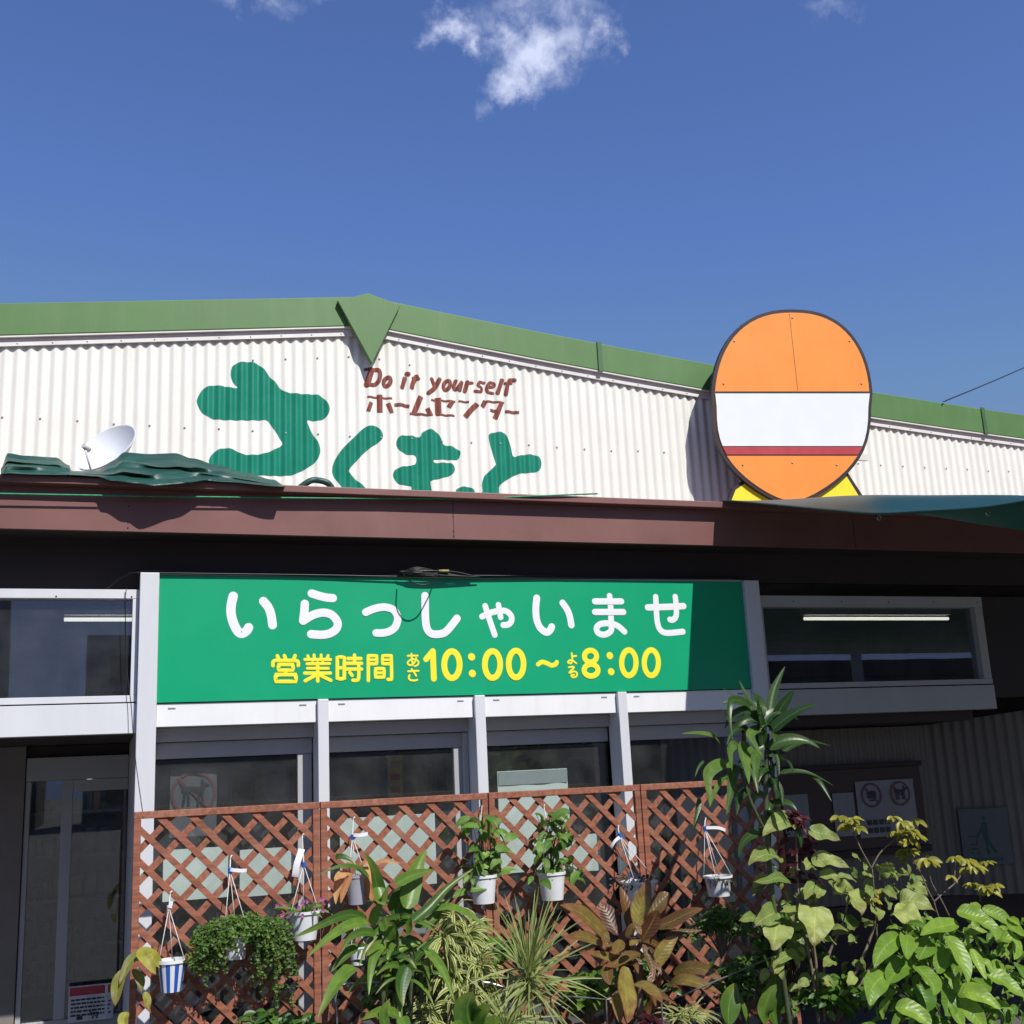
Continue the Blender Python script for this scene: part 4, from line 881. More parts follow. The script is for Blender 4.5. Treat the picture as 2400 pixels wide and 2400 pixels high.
M_POTH = leafmat('vine_leaf', (.07, .18, .02), (.31, .46, .06), rough=.3, side=.12)
M_VINE = leafmat('light_leaf', (.06, .16, .02), (.25, .40, .07), rough=.3, side=.15)
M_SHRUB = leafmat('shrub_leaf', (.035, .10, .016), (.14, .26, .035), rough=.3)
M_FERN = leafmat('fern_leaf', (0.046, 0.123, 0.021), (0.186, 0.29, 0.046), rough=.45)
M_DRY = leafmat('dry_leaf', (0.388, 0.16, 0.052), (0.713, 0.406, 0.172), rough=.6)
M_DARKL = leafmat('dark_leaf', (0.023, 0.026, 0.016), (0.078, 0.051, 0.034), rough=.35)
M_YEL = leafmat('yellow_leaf', (.10, .14, .03), (.46, .42, .06), rough=.4, tip=(.26, .18, .05))
M_PETAL = leafmat('pink_petal', (.45, .10, .32), (.55, .22, .42), rough=.5, vein=False)
K = .00222                                                 # metres per photo pixel near y = 5.4

# hanging pots ------------------------------------------------
def hanging_pot(name, label, cpx, top, bot, wpx, hook, ring, m, taper=.72, strings=3, tagpx=None, stripes=None, Y=5.885, tag_big=False):
    a, b = pt(cpx, top, Y), pt(cpx, bot, Y); h = a.z - b.z; r = (pt(cpx + wpx / 2, top, Y).x - pt(cpx - wpx / 2, top, Y).x) / 2
    t = thing(name, label, 'hanging pot', Vector((a.x, Y, b.z)), 'pots hung on the trellis')
    bm = BM(); rb = r * taper
    if stripes:
        n = 36; mf = lambda ri, k: 1 if (ri < 2 and (k // 2) % 2 == 0) else 0
    else: n = 32; mf = None
    lathe(bm, [(rb * .2, .0), (rb, .002), (rb + (r - rb) * .85, h * .88), (r * 1.0, h * .885), (r * 1.06, h * .9), (r * 1.06, h), (r * .97, h), (r * .92, h - .02), (.002, h - .02)], (a.x, Y, b.z), n, mfun=(lambda ri, k: 1 if (ri == 1 and (k // 2) % 2 == 0) else 0) if stripes else None)
    obj('pot', bm, [m, POTB] if stripes else m, t)
    bm = BM(); lathe(bm, [(r * .93, h - .017), (.001, h - .012)], (a.x, Y, b.z), 20); obj('soil', bm, SOIL, t)
    rp = pt(ring[0], ring[1], LY - .06); hp = pt(hook[0], hook[1], LY - .022)
    bm = BM()
    for k in range(strings):
        an = 2 * math.pi * k / strings - .6; tube(bm, [(a.x + r * 1.02 * math.cos(an), Y + r * 1.02 * math.sin(an) * .9, b.z + h * .97), rp], .0022, 5)
    hk = [rp, rp + (hp - rp) * .7, hp + Vector((0, -.006, -.006)), hp + Vector((.006, .0, .006)), hp + Vector((.012, .012, 0)), hp + Vector((.010, .02, -.012))]
    tube(bm, smooth_line(hk, 4), .0032, 6); obj('hanger', bm, STRING, t)
    bm = BM(); lathe(bm, [(.002, -.014), (.010, -.012), (.011, .010), (.004, .014)], rp, 10); obj('hanger_clip', bm, BLUE if not stripes else STRING, t)
    if tagpx:
        ps = [pt(x, y, LY - .075) for x, y in tagpx]; bm = BM()
        a0, b0 = ps[0], ps[-1]; up = Vector((0, 0, 1)); d = (b0 - a0).normalized(); s = d.cross(Vector((0, -1, 0))).normalized() * (.016 if tag_big else .0085)
        P = smooth_line(ps, 5) if len(ps) > 2 else ps; prev = None
        for i, p in enumerate(P):
            o_ = Vector((0, -.012 * math.sin(math.pi * i / (len(P) - 1)), 0))
            vv = [bm.verts.new(p + s + o_), bm.verts.new(p - s + o_)]
            if prev: bm.faces.new((prev[0], prev[1], vv[1], vv[0]))
            prev = vv
        o = obj('price_tag', bm, TAG, t); q_ = o.modifiers.new('thick', 'SOLIDIFY'); q_.thickness = .0012
    return t, Vector((a.x, Y, a.z)), r

t, c, r = hanging_pot('hanging_pot', 'blue and white striped hanging pot with a yellow trailing leaf', 403, 2248, 2324, 68, (399, 2092), (396, 2128), POTW, .7, stripes=True, tagpx=[(398, 2128), (402, 2112)])
Z7 = ((0, 1800), 3.22)
bm = leafbm(); pl([([(1215,1500),(1150,1420),(1085,1405),(1130,1480),(1175,1560)], 85, 5.86, 5.72, .9), ([(1200,1480),(1100,1430),(1000,1440),(940,1540),(900,1640)], 60, 5.9, 5.75, .2), ([(960,1500),(900,1600),(880,1700),(870,1800)], 70, 5.8, 5.75, .4), ([(1090,1690),(1110,1750),(1120,1830)], 45, 5.8, 5.78, .9),
  ([(960,1840),(930,1900),(950,1990)], 60, 5.75, 5.7, .8), ([(1000,1520),(1060,1600),(1070,1690)], 50, 5.85, 5.8, .3), ([(1390,1480),(1420,1430),(1400,1400)], 25, 5.85, 5.8, .9)], *Z7, 0, bm, 'lance', .0024, wave=.05)
obj('foliage', bm, M_YEL, t)
t, c, r = hanging_pot('hanging_pot', 'grey-white hanging pot almost hidden by a mass of tiny trailing green leaves', 553, 2180, 2248, 62, (540, 2008), (539, 2040), POTW, .7, tagpx=[(540, 2038), (560, 2040), (578, 2040)])
bm = leafbm(); bt = BM()
for k in range(260):
    az = RL.uniform(0, 6.28); rr = RL.uniform(.2, 1.1); dx = math.cos(az) * .19 * rr + .025
    if -.01 < dx < .06 and math.sin(az) < 0 and RL.random() < .75: continue
    x = c.x + dx; y = c.y - .03 + math.sin(az) * .09 * rr
    ln = RL.uniform(.02, .08) if abs(dx) < .05 else RL.choice([.05, .10, .15, .20]) * RL.uniform(.6, 1.2)
    if dx > .08: ln *= RL.choice([1, 1.4, 1.9])
    out = RL.uniform(.01, .09) * (1 if dx > 0 else -1); z0 = c.z + RL.uniform(-.02, .075) * (1.2 - rr * .7)
    P = [Vector((c.x + dx * .3, c.y - .02, c.z - .02)), Vector((x, y, z0)), Vector((x + out * .6, y - .02, z0 - ln * .4)), Vector((x + out + RL.uniform(-.02, .02), y - .02, z0 - ln))]
    Q = smooth_line(P, 5); tube(bt, Q, .0012, 4, caps=False)
    for p in Q[2:]:
        for _ in range(3):
            a2 = RL.uniform(0, 6.28); L_ = RL.uniform(.010, .021); o_ = Vector((RL.gauss(0, .006), RL.gauss(0, .006), RL.gauss(0, .006))); leaf(bm, [p + o_, p + o_ + Vector((math.cos(a2) * L_, math.sin(a2) * L_ * .8, RL.uniform(-.6, .6) * L_))], L_ * .75, shape='oval', per=2, hint=(RL.uniform(-.9, .9), -1, RL.uniform(-.4, 1.2)))
obj('foliage', bm, M_FERN, t); obj('tendrils', bt, STEMG, t)
t, c, r = hanging_pot('hanging_pot', 'white hanging pot of small pink flowers with a large white tag', 713, 2134, 2203, 74, (708, 1958), (712, 2027), POTW, .74, tagpx=[(707, 1990), (695, 2025), (691, 2055)], tag_big=True)
bm = leafbm()
for k in range(46):
    az = RL.uniform(0, 6.28); p0 = c + Vector((math.cos(az) * r * .7 * RL.random(), math.sin(az) * r * .7 * RL.random(), -.01)); P = arc(p0, az, RL.uniform(.3, 1.3), RL.uniform(.05, .11), 1.2, 3); leaf(bm, P, .014, shape='lance')
    if k < 16:
        e = P[-1] + Vector((0, 0, .02)); bf = leafbm()
        for j in range(5): a2 = j * 1.256; leaf(bf, [e, e + Vector((math.cos(a2) * .012, -.003, math.sin(a2) * .012))], .011, shape='oval', per=2, hint=(0, -1, .2))
        obj('flower', bf, M_PETAL, t)
obj('foliage', bm, M_FERN, t)
t, c, r = hanging_pot('hanging_pot', 'grey hanging pot with drooping dried brown leaves on the second trellis panel', 836, 2050, 2120, 46, (828, 1918), (826, 1962), POTG, .85, tagpx=[(828, 1957), (845, 1957), (862, 1954)])
Z8 = ((600, 1800), 3.22)
bm = leafbm(); pl([([(720,800),(660,810),(620,880),(605,960),(600,1030)], 48, 5.87, 5.78, .7), ([(700,780),(640,810),(590,850)], 55, 5.87, 5.72, .9), ([(730,800),(680,880),(650,960),(640,1020)], 40, 5.85, 5.78, .1), ([(760,770),(830,770),(870,830),(890,890)], 60, 5.85, 5.75, .8), ([(800,770),(850,860),(870,960),(880,1010)], 45, 5.87, 5.8, .2),
  ([(770,750),(700,730),(640,760)], 36, 5.88, 5.8, .3), ([(800,790),(830,900),(840,1000)], 40, 5.9, 5.85, .1), ([(900,720),(980,700),(1090,720)], 28, 5.93, 5.9, .6), ([(780,760),(820,720),(860,745)], 40, 5.86, 5.8, .9)], *Z8, 0, bm, 'lance', .0024, wave=.06)
obj('foliage', bm, M_DRY, t)
def vine_pot(label, cpx, top, bot, wpx, hook, ring, seed, tagpx, spread):
    t, c, r = hanging_pot('hanging_pot', label, cpx, top, bot, wpx, hook, ring, POTW, .78, tagpx=tagpx)
    rr = random.Random(seed); bm = leafbm(); bt = BM()
    for k in range(34):
        az = rr.uniform(0, 6.28); h = rr.uniform(-.08, .31); sx = rr.uniform(-1, 1) * spread * (1.1 if h < .12 else .75)
        e = c + Vector((sx + .01, rr.uniform(-.12, .05), h)); P = smooth_line([c + Vector((sx * .1, 0, -.01)), c + Vector((sx * .4, -.02, max(.04, h * .6))), e], 4); tube(bt, P, .0016, 4, caps=False)
        for j in range(rr.choice([1, 2, 2])):
            a2 = rr.uniform(0, 6.28); L_ = rr.uniform(.06, .12); q0 = P[-1 - j * 2]
            leaf(bm, arc(q0, a2, rr.uniform(-.2, .6), L_, rr.uniform(.6, 1.4), 3), L_ * .42, shape='oval', hint=(rr.uniform(-.6, .6), -1, rr.uniform(.2, 1.2)), fold=.2)
    obj('foliage', bm, M_VINE, t); obj('tendrils', bt, STEMG, t)
vine_pot('white hanging pot of leafy vine on the joint of the second and third trellis panels', 1132, 2050, 2118, 60, (1128, 1892), (1122, 2038), 3, [(1128, 2046), (1150, 2050), (1178, 2050)], .12)
vine_pot('white hanging pot of leafy vine hung before the pale sheet on the third trellis panel', 1292, 2043, 2110, 60, (1274, 1889), (1283, 1930), 8, None, .14)
t, c, r = hanging_pot('hanging_pot', 'white hanging pot of tiny dark succulent leaves behind the bronze plant', 1497, 2064, 2112, 76, (1448, 1937), (1452, 1958), POTW, .7, tagpx=[(1452, 1962), (1440, 1970), (1432, 1985)], strings=4)
bm = leafbm()
for k in range(120):
    az = RL.uniform(0, 6.28); p0 = c + Vector((math.cos(az) * r * RL.uniform(.3, 1.3) - .03, math.sin(az) * r * .8, RL.uniform(-.04, .03))); leaf(bm, arc(p0, az, RL.uniform(-.8, .9), .02, .5, 2), .010, shape='oval', per=2)
obj('foliage', bm, M_DARKL, t)
t, c, r = hanging_pot('hanging_pot', 'white hanging pot of drooping dark leaves at the right, under the tall corn plant', 1682, 2052, 2101, 58, (1652, 1920), (1652, 1942), POTW, .75, tagpx=[(1655, 1940), (1680, 1940), (1700, 1946)], strings=4)
bm = leafbm()
for k in range(34):
    az = RL.uniform(0, 6.28); p0 = c + Vector((math.cos(az) * r * .6, math.sin(az) * r * .6, -.01)); leaf(bm, arc(p0, az, RL.uniform(.0, 1.1), RL.uniform(.05, .09), 2.2, 3), .012, shape='lance')
obj('foliage', bm, M_DARKL, t)
t, c, r = hanging_pot('hanging_pot', 'pale grey hanging pot low behind the green strap-leaved plant, left of two', 838, 2218, 2262, 40, (832, 2140), (834, 2160), POTW, .7, Y=5.9)
bm = leafbm()
for k in range(20): leaf(bm, arc(c + Vector((0, 0, -.01)), RL.uniform(0, 6.28), RL.uniform(.4, 1.2), .07, 1.5, 3), .012)
obj('foliage', bm, M_FERN, t)
t, c, r = hanging_pot('hanging_pot', 'shiny grey hanging pot low behind the green strap-leaved plant, right of two', 912, 2228, 2272, 46, (905, 2150), (908, 2170), POTG, .75, Y=5.9)
bm = leafbm()
for k in range(20): leaf(bm, arc(c + Vector((0, 0, -.01)), RL.uniform(0, 6.28), RL.uniform(.4, 1.2), .08, 1.8, 3), .014)
obj('foliage', bm, M_CORD, t)

# green strap-leaved plant ------------------------------------
def plant(name, label, px, py, Y, cat='plant', pot=True, group=None):
    c = pt(px, py, Y); t = thing(name, label, cat, Vector((c.x, Y, 0)), group)
    if pot: ground_pot(t, c.x, Y)
    return t, c
t, c = plant('strap_leaf_plant', 'tall green plant of long arching strap leaves in front of the second trellis panel', 925, 2240, 5.35)
bm = leafbm()
pl([([(950,1010),(915,900),(880,760),(815,632)], 95, 5.35, 5.25, .2), ([(1130,1060),(1170,900),(1220,740),(1285,615)], 120, 5.35, 5.5, .75), ([(1180,1160),(1300,1060),(1450,900),(1640,760)], 60, 5.3, 5.4, .1), ([(1050,880),(1140,830),(1250,790),(1350,770)], 70, 5.3, 5.4, .6),
 ([(850,830),(760,760),(640,745),(480,800)], 45, 5.35, 5.25, .4), ([(830,1130),(680,1110),(480,1190),(275,1285)], 55, 5.35, 5.1, .15), ([(840,1165),(700,1190),(540,1290),(385,1430)], 65, 5.3, 5.1, .8), ([(760,1350),(690,1400),(620,1470),(565,1540)], 50, 5.3, 5.2, .3),
 ([(740,1500),(650,1580),(560,1710),(465,1895)], 85, 5.25, 5.05, .75), ([(970,1330),(900,1350),(830,1420)], 55, 5.3, 5.15, .8), ([(960,1340),(890,1420),(860,1550),(850,1715)], 55, 5.25, 5.1, .7), ([(1280,1370),(1370,1470),(1440,1600),(1500,1770)], 60, 5.3, 5.1, .8),
 ([(1340,1070),(1480,1060),(1620,1120),(1780,1225)], 65, 5.4, 5.2, .95), ([(1080,1870),(980,1840),(880,1860),(800,1900)], 65, 5.2, 5.05, .8), ([(1050,1120),(1090,1010),(1120,930),(1150,860)], 140, 5.4, 5.45, .1), ([(920,900),(930,960),(950,1010),(1000,880)], 80, 5.3, 5.25, .7),
 ([(880,1180),(900,1100),(930,1050),(980,1010)], 60, 5.35, 5.3, .9), ([(1200,1200),(1320,1150),(1400,1050),(1480,960)], 50, 5.35, 5.45, .3), ([(1020,1300),(1010,1220),(970,1120)], 60, 5.3, 5.25, .6), ([(1140,1500),(1100,1600),(1090,1700),(1110,1800)], 90, 5.3, 5.2, .05),
 ([(600,680),(640,670),(720,700),(760,760)], 40, 5.4, 5.35, .1), ([(1150,1250),(1150,1180),(1170,1120)], 50, 5.25, 5.2, .8), ([(900,1250),(800,1240),(700,1290),(640,1400)], 50, 5.3, 5.15, .3), ([(1100,1880),(1130,1960),(1180,2060)], 70, 5.15, 5.05, .7)], *Z8, 0, bm, 'strap', .00222, fold=.35)
for k in range(40):
    hc = pt(RL.choice([890, 930, 965, 985]), RL.choice([2160, 2210, 2260, 2300]), 5.4); leaf(bm, arc(hc, RL.uniform(0, 6.28), RL.uniform(.1, 1.3), RL.uniform(.18, .32), RL.uniform(.8, 2), 4), RL.uniform(.022, .04), shape='strap', fold=.35)
obj('foliage', bm, M_CORD, t)
for px, py in ((890, 2160), (930, 2200), (965, 2230), (985, 2280)): stem(t, [Vector((c.x + (pt(px, py, 5.38).x - c.x) * .3, 5.35, .2)), pt(px, py + 80, 5.38), pt(px, py, 5.38)], .012)

# variegated and spiky plants ---------------------------------
t, c = plant('variegated_plant', 'bushy plant of narrow cream-edged leaves between the strap-leaved and spiky plants', 1075, 2240, 5.45)
bm = leafbm()
for hx, hy, n_, L_ in ((1062, 2140, 42, .15), (1040, 2200, 40, .15), (1090, 2195, 46, .17), (1055, 2265, 48, .16), (1120, 2260, 48, .16), (1085, 2320, 44, .16), (1020, 2320, 40, .15), (1135, 2320, 36, .15), (1010, 2370, 30, .14), (1070, 2380, 40, .14)):
    hc = pt(hx, hy, 5.45 + RL.uniform(-.1, .08))
    for k in range(n_):
        el = RL.uniform(-.3, 1.45); leaf(bm, arc(hc + Vector((0, 0, RL.uniform(-.05, .02))), RL.uniform(0, 6.28), el, L_ * RL.uniform(.75, 1.15), RL.uniform(.9, 2.0), 3), .017, shape='lance', fold=.3, per=3)
    stem(t, [Vector((c.x, 5.45, .2)), Vector(((c.x + hc.x) / 2, 5.45, hc.z * .6)), hc], .007, BARK)
obj('foliage', bm, M_SONG, t)
t, c = plant('spiky_plant', 'spiky plant with a burst of long thin pale-edged leaves left of the bronze plant', 1238, 2288, 5.25)
bm = leafbm(); hc = pt(1238, 2285, 5.25)
for k in range(120):
    el = RL.uniform(-.75, 1.45) if k > 16 else RL.uniform(1.0, 1.5); leaf(bm, arc(hc + Vector((RL.uniform(-.01, .01), RL.uniform(-.01, .01), RL.uniform(-.07, .03))), RL.uniform(0, 6.28), el, RL.uniform(.26, .42), RL.uniform(.1, .6), 3), RL.uniform(.009, .015), shape='needle', fold=.3, per=3)
obj('foliage', bm, M_SPIK, t); stem(t, [Vector((hc.x, 5.25, .2)), hc], .014, BARK)
hc = pt(1140, 2400, 5.2)
t, c = plant('spiky_plant', 'second spiky plant low at the bottom edge below the variegated plant', 1185, 2410, 5.1); bm = leafbm(); hc = pt(1185, 2410, 5.1)
for k in range(70): leaf(bm, arc(hc, RL.uniform(0, 6.28), RL.uniform(-.3, 1.3), RL.uniform(.2, .3), RL.uniform(.3, .9), 3), .012, shape='needle', per=3)
obj('foliage', bm, M_SPIK, t)

# bronze plant --------------------------------------------------
t, c = plant('bronze_leaf_plant', 'broad-leaved bronze and red plant in front of the third trellis panel', 1488, 2260, 5.35)
Z9 = ((1100, 1800), 3.22); bm = leafbm()
pl([([(1060,1300),(960,1200),(830,1090),(685,1035)], 135, 5.35, 5.3, .55), ([(1120,1260),(1070,1160),(1030,1080),(985,1010)], 125, 5.4, 5.5, .0), ([(1220,1270),(1200,1130),(1170,1010),(1140,890)], 105, 5.35, 5.45, .15), ([(1270,1200),(1280,1080),(1320,960),(1360,830)], 120, 5.3, 5.3, 1.), ([(1330,1150),(1400,1060),(1470,980),(1515,945)], 105, 5.35, 5.35, .3),
 ([(1400,1200),(1520,1160),(1640,1100),(1765,1060)], 85, 5.3, 5.2, .2), ([(1300,1300),(1360,1200),(1400,1120),(1425,1075)], 110, 5.3, 5.25, .05), ([(1400,1520),(1440,1420),(1500,1330),(1575,1265)], 100, 5.3, 5.3, .95), ([(1010,1340),(920,1290),(820,1270),(735,1275)], 75, 5.3, 5.15, .6), ([(1310,1330),(1350,1420),(1380,1500),(1392,1600)], 60, 5.3, 5.2, .2),
 ([(1190,1480),(1090,1440),(980,1410),(880,1395)], 60, 5.3, 5.2, .7), ([(1180,1500),(1175,1640),(1190,1780),(1195,1925)], 150, 5.25, 5.05, 1.), ([(1250,1630),(1330,1650),(1400,1710),(1455,1775)], 105, 5.25, 5.1, .7), ([(1510,1640),(1600,1600),(1740,1630),(1905,1705)], 95, 5.3, 5.1, .6), ([(1540,1550),(1650,1510),(1790,1530),(1930,1625)], 90, 5.35, 5.15, .4),
 ([(1050,1480),(1040,1560),(1060,1640)], 75, 5.25, 5.15, .3), ([(1050,1240),(1020,1260),(1040,1330),(1090,1320)], 60, 5.25, 5.2, .4), ([(1150,1300),(1120,1360),(1100,1400)], 80, 5.3, 5.2, .5), ([(1270,1310),(1230,1320),(1210,1340)], 40, 5.2, 5.15, .9), ([(1440,1220),(1500,1215),(1540,1205)], 50, 5.2, 5.1, .9), ([(1110,1700),(1120,1800),(1140,1930)], 70, 5.2, 5.1, .8),
 ([(1460,1260),(1600,1240),(1760,1225)], 40, 5.35, 5.3, .2), ([(1180,1270),(1250,1200),(1300,1260)], 60, 5.3, 5.25, .3), ([(1290,1400),(1200,1420),(1090,1480),(1030,1500)], 70, 5.3, 5.2, .35), ([(1350,1350),(1400,1450),(1390,1560),(1330,1640)], 70, 5.35, 5.3, .1)], *Z9, 0, bm, 'lance', .00222, fold=.22, wave=.02)
for k in range(16): leaf(bm, arc(pt(RL.uniform(1450, 1520), RL.uniform(2190, 2330), 5.42), RL.uniform(0, 6.28), RL.uniform(-.2, 1.2), RL.uniform(.14, .24), RL.uniform(.6, 1.8), 4), RL.uniform(.035, .05), shape='lance', rnd=RL.uniform(0, .4))
obj('foliage', bm, M_TI, t); stem(t, [Vector((c.x, 5.38, .2)), pt(1500, 2320, 5.38), pt(1480, 2200, 5.38)], .016, BARK); stem(t, [pt(1530, 2340, 5.36), pt(1560, 2320, 5.33), pt(1590, 2300, 5.3)], .007, BARK)

# tall corn plant -------------------------------------------------
YC = 5.05
t, c = plant('tall_corn_plant', 'tall dark green corn plant rising above the right trellis panel with drooping lit leaves', 1800, 1900, YC)
ZC = ((1550, 1560), 4.83); bm = leafbm()
pl([([(1220,660),(1240,450),(1290,240),(1400,10)], 120, YC, YC + .15, .1), ([(1270,640),(1340,500),(1430,370),(1510,280)], 120, YC, YC - .05, .0), ([(1100,600),(1020,440),(940,300),(880,170)], 70, YC, YC + .05, .2), ([(1080,560),(960,430),(850,390),(780,420),(770,600),(810,860)], 95, YC, YC - .15, .15), ([(660,880),(580,800),(420,765),(225,770)], 70, YC + .05, YC - .1, .9),
 ([(900,980),(830,900),(770,960),(780,1080),(800,1190)], 95, YC - .02, YC - .22, .8), ([(1000,900),(930,960),(930,1050),(960,1180),(990,1340)], 160, YC - .02, YC - .25, .9), ([(1130,980),(1060,1030),(1050,1130),(1060,1250),(1095,1440)], 120, YC - .04, YC - .2, .6), ([(1160,720),(1060,730),(1000,800),(1060,900),(1135,1020)], 100, YC, YC - .2, .85),
 ([(800,1120),(650,1130),(520,1240),(530,1420),(550,1600)], 130, YC - .05, YC - .25, .9), ([(740,1230),(660,1330),(600,1450),(555,1590)], 60, YC - .05, YC - .2, .8), ([(860,1130),(810,1250),(780,1450),(740,1690)], 105, YC, YC - .2, .4), ([(760,640),(720,560),(690,490)], 60, YC, YC - .1, .6), ([(1340,1220),(1500,1200),(1700,1230),(1950,1360)], 70, YC, YC - .1, .1),
 ([(1340,1000),(1500,900),(1700,860),(1920,910)], 60, YC, YC + .1, .05), ([(1700,1230),(1800,1330),(1930,1540)], 60, YC - .05, YC - .15, .1), ([(1150,700),(1100,560),(1080,440),(1090,350)], 130, YC, YC - .1, .1), ([(1200,900),(1300,1050),(1330,1250)], 70, YC, YC - .1, .0), ([(1000,1400),(880,1500),(850,1700)], 80, YC, YC - .1, .0), ([(1250,1250),(1350,1400),(1380,1600)], 60, YC, YC - .05, .05),
 ([(1000,760),(900,700),(800,760),(740,900)], 80, YC, YC - .1, .0), ([(480,1080),(420,1150),(380,1260)], 30, YC, YC - .05, .3), ([(430,1500),(400,1700),(360,1880)], 60, YC, YC - .05, .2)], *ZC, 0, bm, 'strap', .0021, fold=.3)
for k in range(12): leaf(bm, arc(pt(RL.uniform(1775, 1815), RL.uniform(1670, 1760), YC + RL.uniform(-.05, .05)), RL.uniform(0, 6.28), RL.uniform(.7, 1.45), RL.uniform(.18, .30), RL.uniform(.3, 2.6), 4), RL.uniform(.05, .066), shape='strap', rnd=RL.uniform(0, .25), fold=.3)
for k in range(22): leaf(bm, arc(pt(RL.uniform(1785, 1815), RL.uniform(1720, 1960), YC + RL.uniform(-.02, .05)), RL.uniform(0, 6.28), RL.uniform(.2, 1.3), RL.uniform(.14, .24), RL.uniform(1.2, 2.4), 4), RL.uniform(.035, .055), shape='strap', rnd=RL.uniform(0, .3))
obj('foliage', bm, M_CORN, t); stem(t, [Vector((c.x + .02, YC, .2)), pt(1800, 2000, YC), pt(1798, 1720, YC)], .013, STEMG); stem(t, [pt(1800, 1960, YC), pt(1760, 1880, YC - .02), pt(1735, 1800, YC - .03)], .009, STEMG)

# copper leaf with broad pale leaves --------------------------
YA = 5.05; ZD = ((1700, 1800), 2.76)
t, c = plant('copperleaf_shrub', 'leggy shrub of broad pale green leaves with a dark red tuft on top', 1885, 2200, YA, 'shrub')
bm = leafbm()
pl([([(430,360),(380,340),(310,370),(240,440)], 115, YA, YA - .1, .5), ([(540,400),(610,420),(680,440),(745,470)], 90, YA, YA - .1, .5), ([(350,580),(280,560),(210,580),(150,630)], 110, YA, YA - .12, .3), ([(560,610),(640,590),(720,610),(815,650)], 85, YA, YA - .1, .7), ([(420,740),(350,710),(270,730),(180,740)], 60, YA, YA - .12, .1),
 ([(330,1000),(325,1060),(320,1110),(300,1175)], 160, YA - .05, YA - .18, .8), ([(580,900),(580,980),(575,1060),(585,1150)], 185, YA - .05, YA - .2, 1.), ([(330,930),(290,950),(240,980),(190,1020)], 110, YA, YA - .12, .3), ([(200,970),(150,970),(90,990)], 60, YA, YA - .1, .3), ([(500,930),(440,915),(350,935)], 45, YA, YA - .12, .5),
 ([(740,790),(790,810),(850,870),(880,960)], 150, YA, YA - .15, .75), ([(700,790),(740,780),(790,770),(830,780)], 90, YA, YA - .1, .6), ([(610,690),(660,690),(710,710),(740,740)], 70, YA, YA - .1, .6), ([(560,640),(540,620),(520,660)], 70, YA, YA - .08, .6), ([(580,760),(540,790),(510,850)], 70, YA, YA - .1, .4), ([(620,770),(600,810),(590,840)], 60, YA, YA - .1, .5), ([(660,1050),(720,1030),(800,1055)], 45, YA, YA - .12, .5),
 ([(1090,930),(1150,940),(1230,990),(1260,1090)], 170, YA - .1, YA - .22, 1.), ([(1130,870),(1200,860),(1280,880),(1365,930)], 120, YA - .05, YA - .15, .6), ([(1190,760),(1230,770),(1270,800),(1310,830)], 90, YA, YA - .1, .5), ([(960,880),(970,930),(990,980)], 110, YA, YA - .12, .6), ([(1000,680),(1030,650),(1040,610)], 90, YA, YA - .05, .5), ([(1040,690),(1070,650),(1090,620)], 80, YA, YA - .05, .5), ([(1080,700),(1130,690),(1200,690)], 60, YA, YA - .1, .6),
 ([(950,700),(910,690),(890,690)], 45, YA, YA - .1, .6), ([(1020,780),(1060,800),(1110,850)], 60, YA, YA - .1, .4), ([(960,780),(930,800),(960,860)], 60, YA, YA - .1, .3), ([(780,950),(800,1010),(830,1050)], 120, YA + .1, YA, .0), ([(480,1070),(490,1160),(520,1230)], 150, YA + .1, YA + .05, .0), ([(340,1230),(330,1290),(320,1330)], 70, YA, YA - .12, .8), ([(480,1220),(420,1210),(340,1250),(310,1300)], 60, YA, YA - .1, .3), ([(700,1390),(660,1390),(640,1400)], 60, YA, YA - .1, .7), ([(830,1330),(810,1380),(790,1420)], 55, YA, YA - .1, .8), ([(700,1250),(660,1260),(640,1290)], 60, YA, YA - .1, .4)], *ZD, 0, bm, 'heart', .0022, fold=.22, wave=.085, wm=1.25)
for k in range(110):
    p_ = pt(RL.uniform(1790, 2200), RL.uniform(2000, 2350), YA + RL.uniform(-.03, .2)); leaf(bm, arc(p_, RL.uniform(0, 6.28), RL.uniform(-.3, .6), RL.uniform(.06, .11), RL.uniform(.7, 1.5), 3), RL.uniform(.035, .06), shape='heart', wave=.07, rnd=RL.uniform(0, .7))
obj('foliage', bm, M_ACAL, t)
bm = leafbm(); tc_ = pt(1700 + 460 / 2.76, 1800 + 330 / 2.76, YA)
for k in range(34): leaf(bm, arc(tc_ + Vector((RL.uniform(-.03, .03), 0, RL.uniform(-.04, .02))), RL.uniform(0, 6.28), RL.uniform(-.2, 1.4), RL.uniform(.04, .085), 1.0, 3), .022, shape='oval', wave=.05)
for k in range(40): p_ = pt(1700 + RL.uniform(380, 620) / 2.76, 1800 + RL.uniform(420, 760) / 2.76, YA + .05); leaf(bm, arc(p_, RL.uniform(0, 6.28), RL.uniform(-.4, .8), RL.uniform(.04, .08), 1.0, 3), .03, shape='heart')
obj('red_tuft', bm, M_ACALR, t)
for ps in ([(600, 1650), (560, 1300), (480, 900), (455, 350)], [(600, 1640), (590, 1300), (560, 1000), (600, 720)], [(640, 1640), (640, 1300), (760, 1000), (800, 820)], [(700, 1640), (900, 1200), (1000, 900), (1040, 700)], [(720, 1640), (1000, 1200), (1180, 1000), (1200, 800)]):
    stem(t, [pt(1700 + x / 2.76, 1800 + y / 2.76, YA + .03) for x, y in ps], .009, BARK, .004)
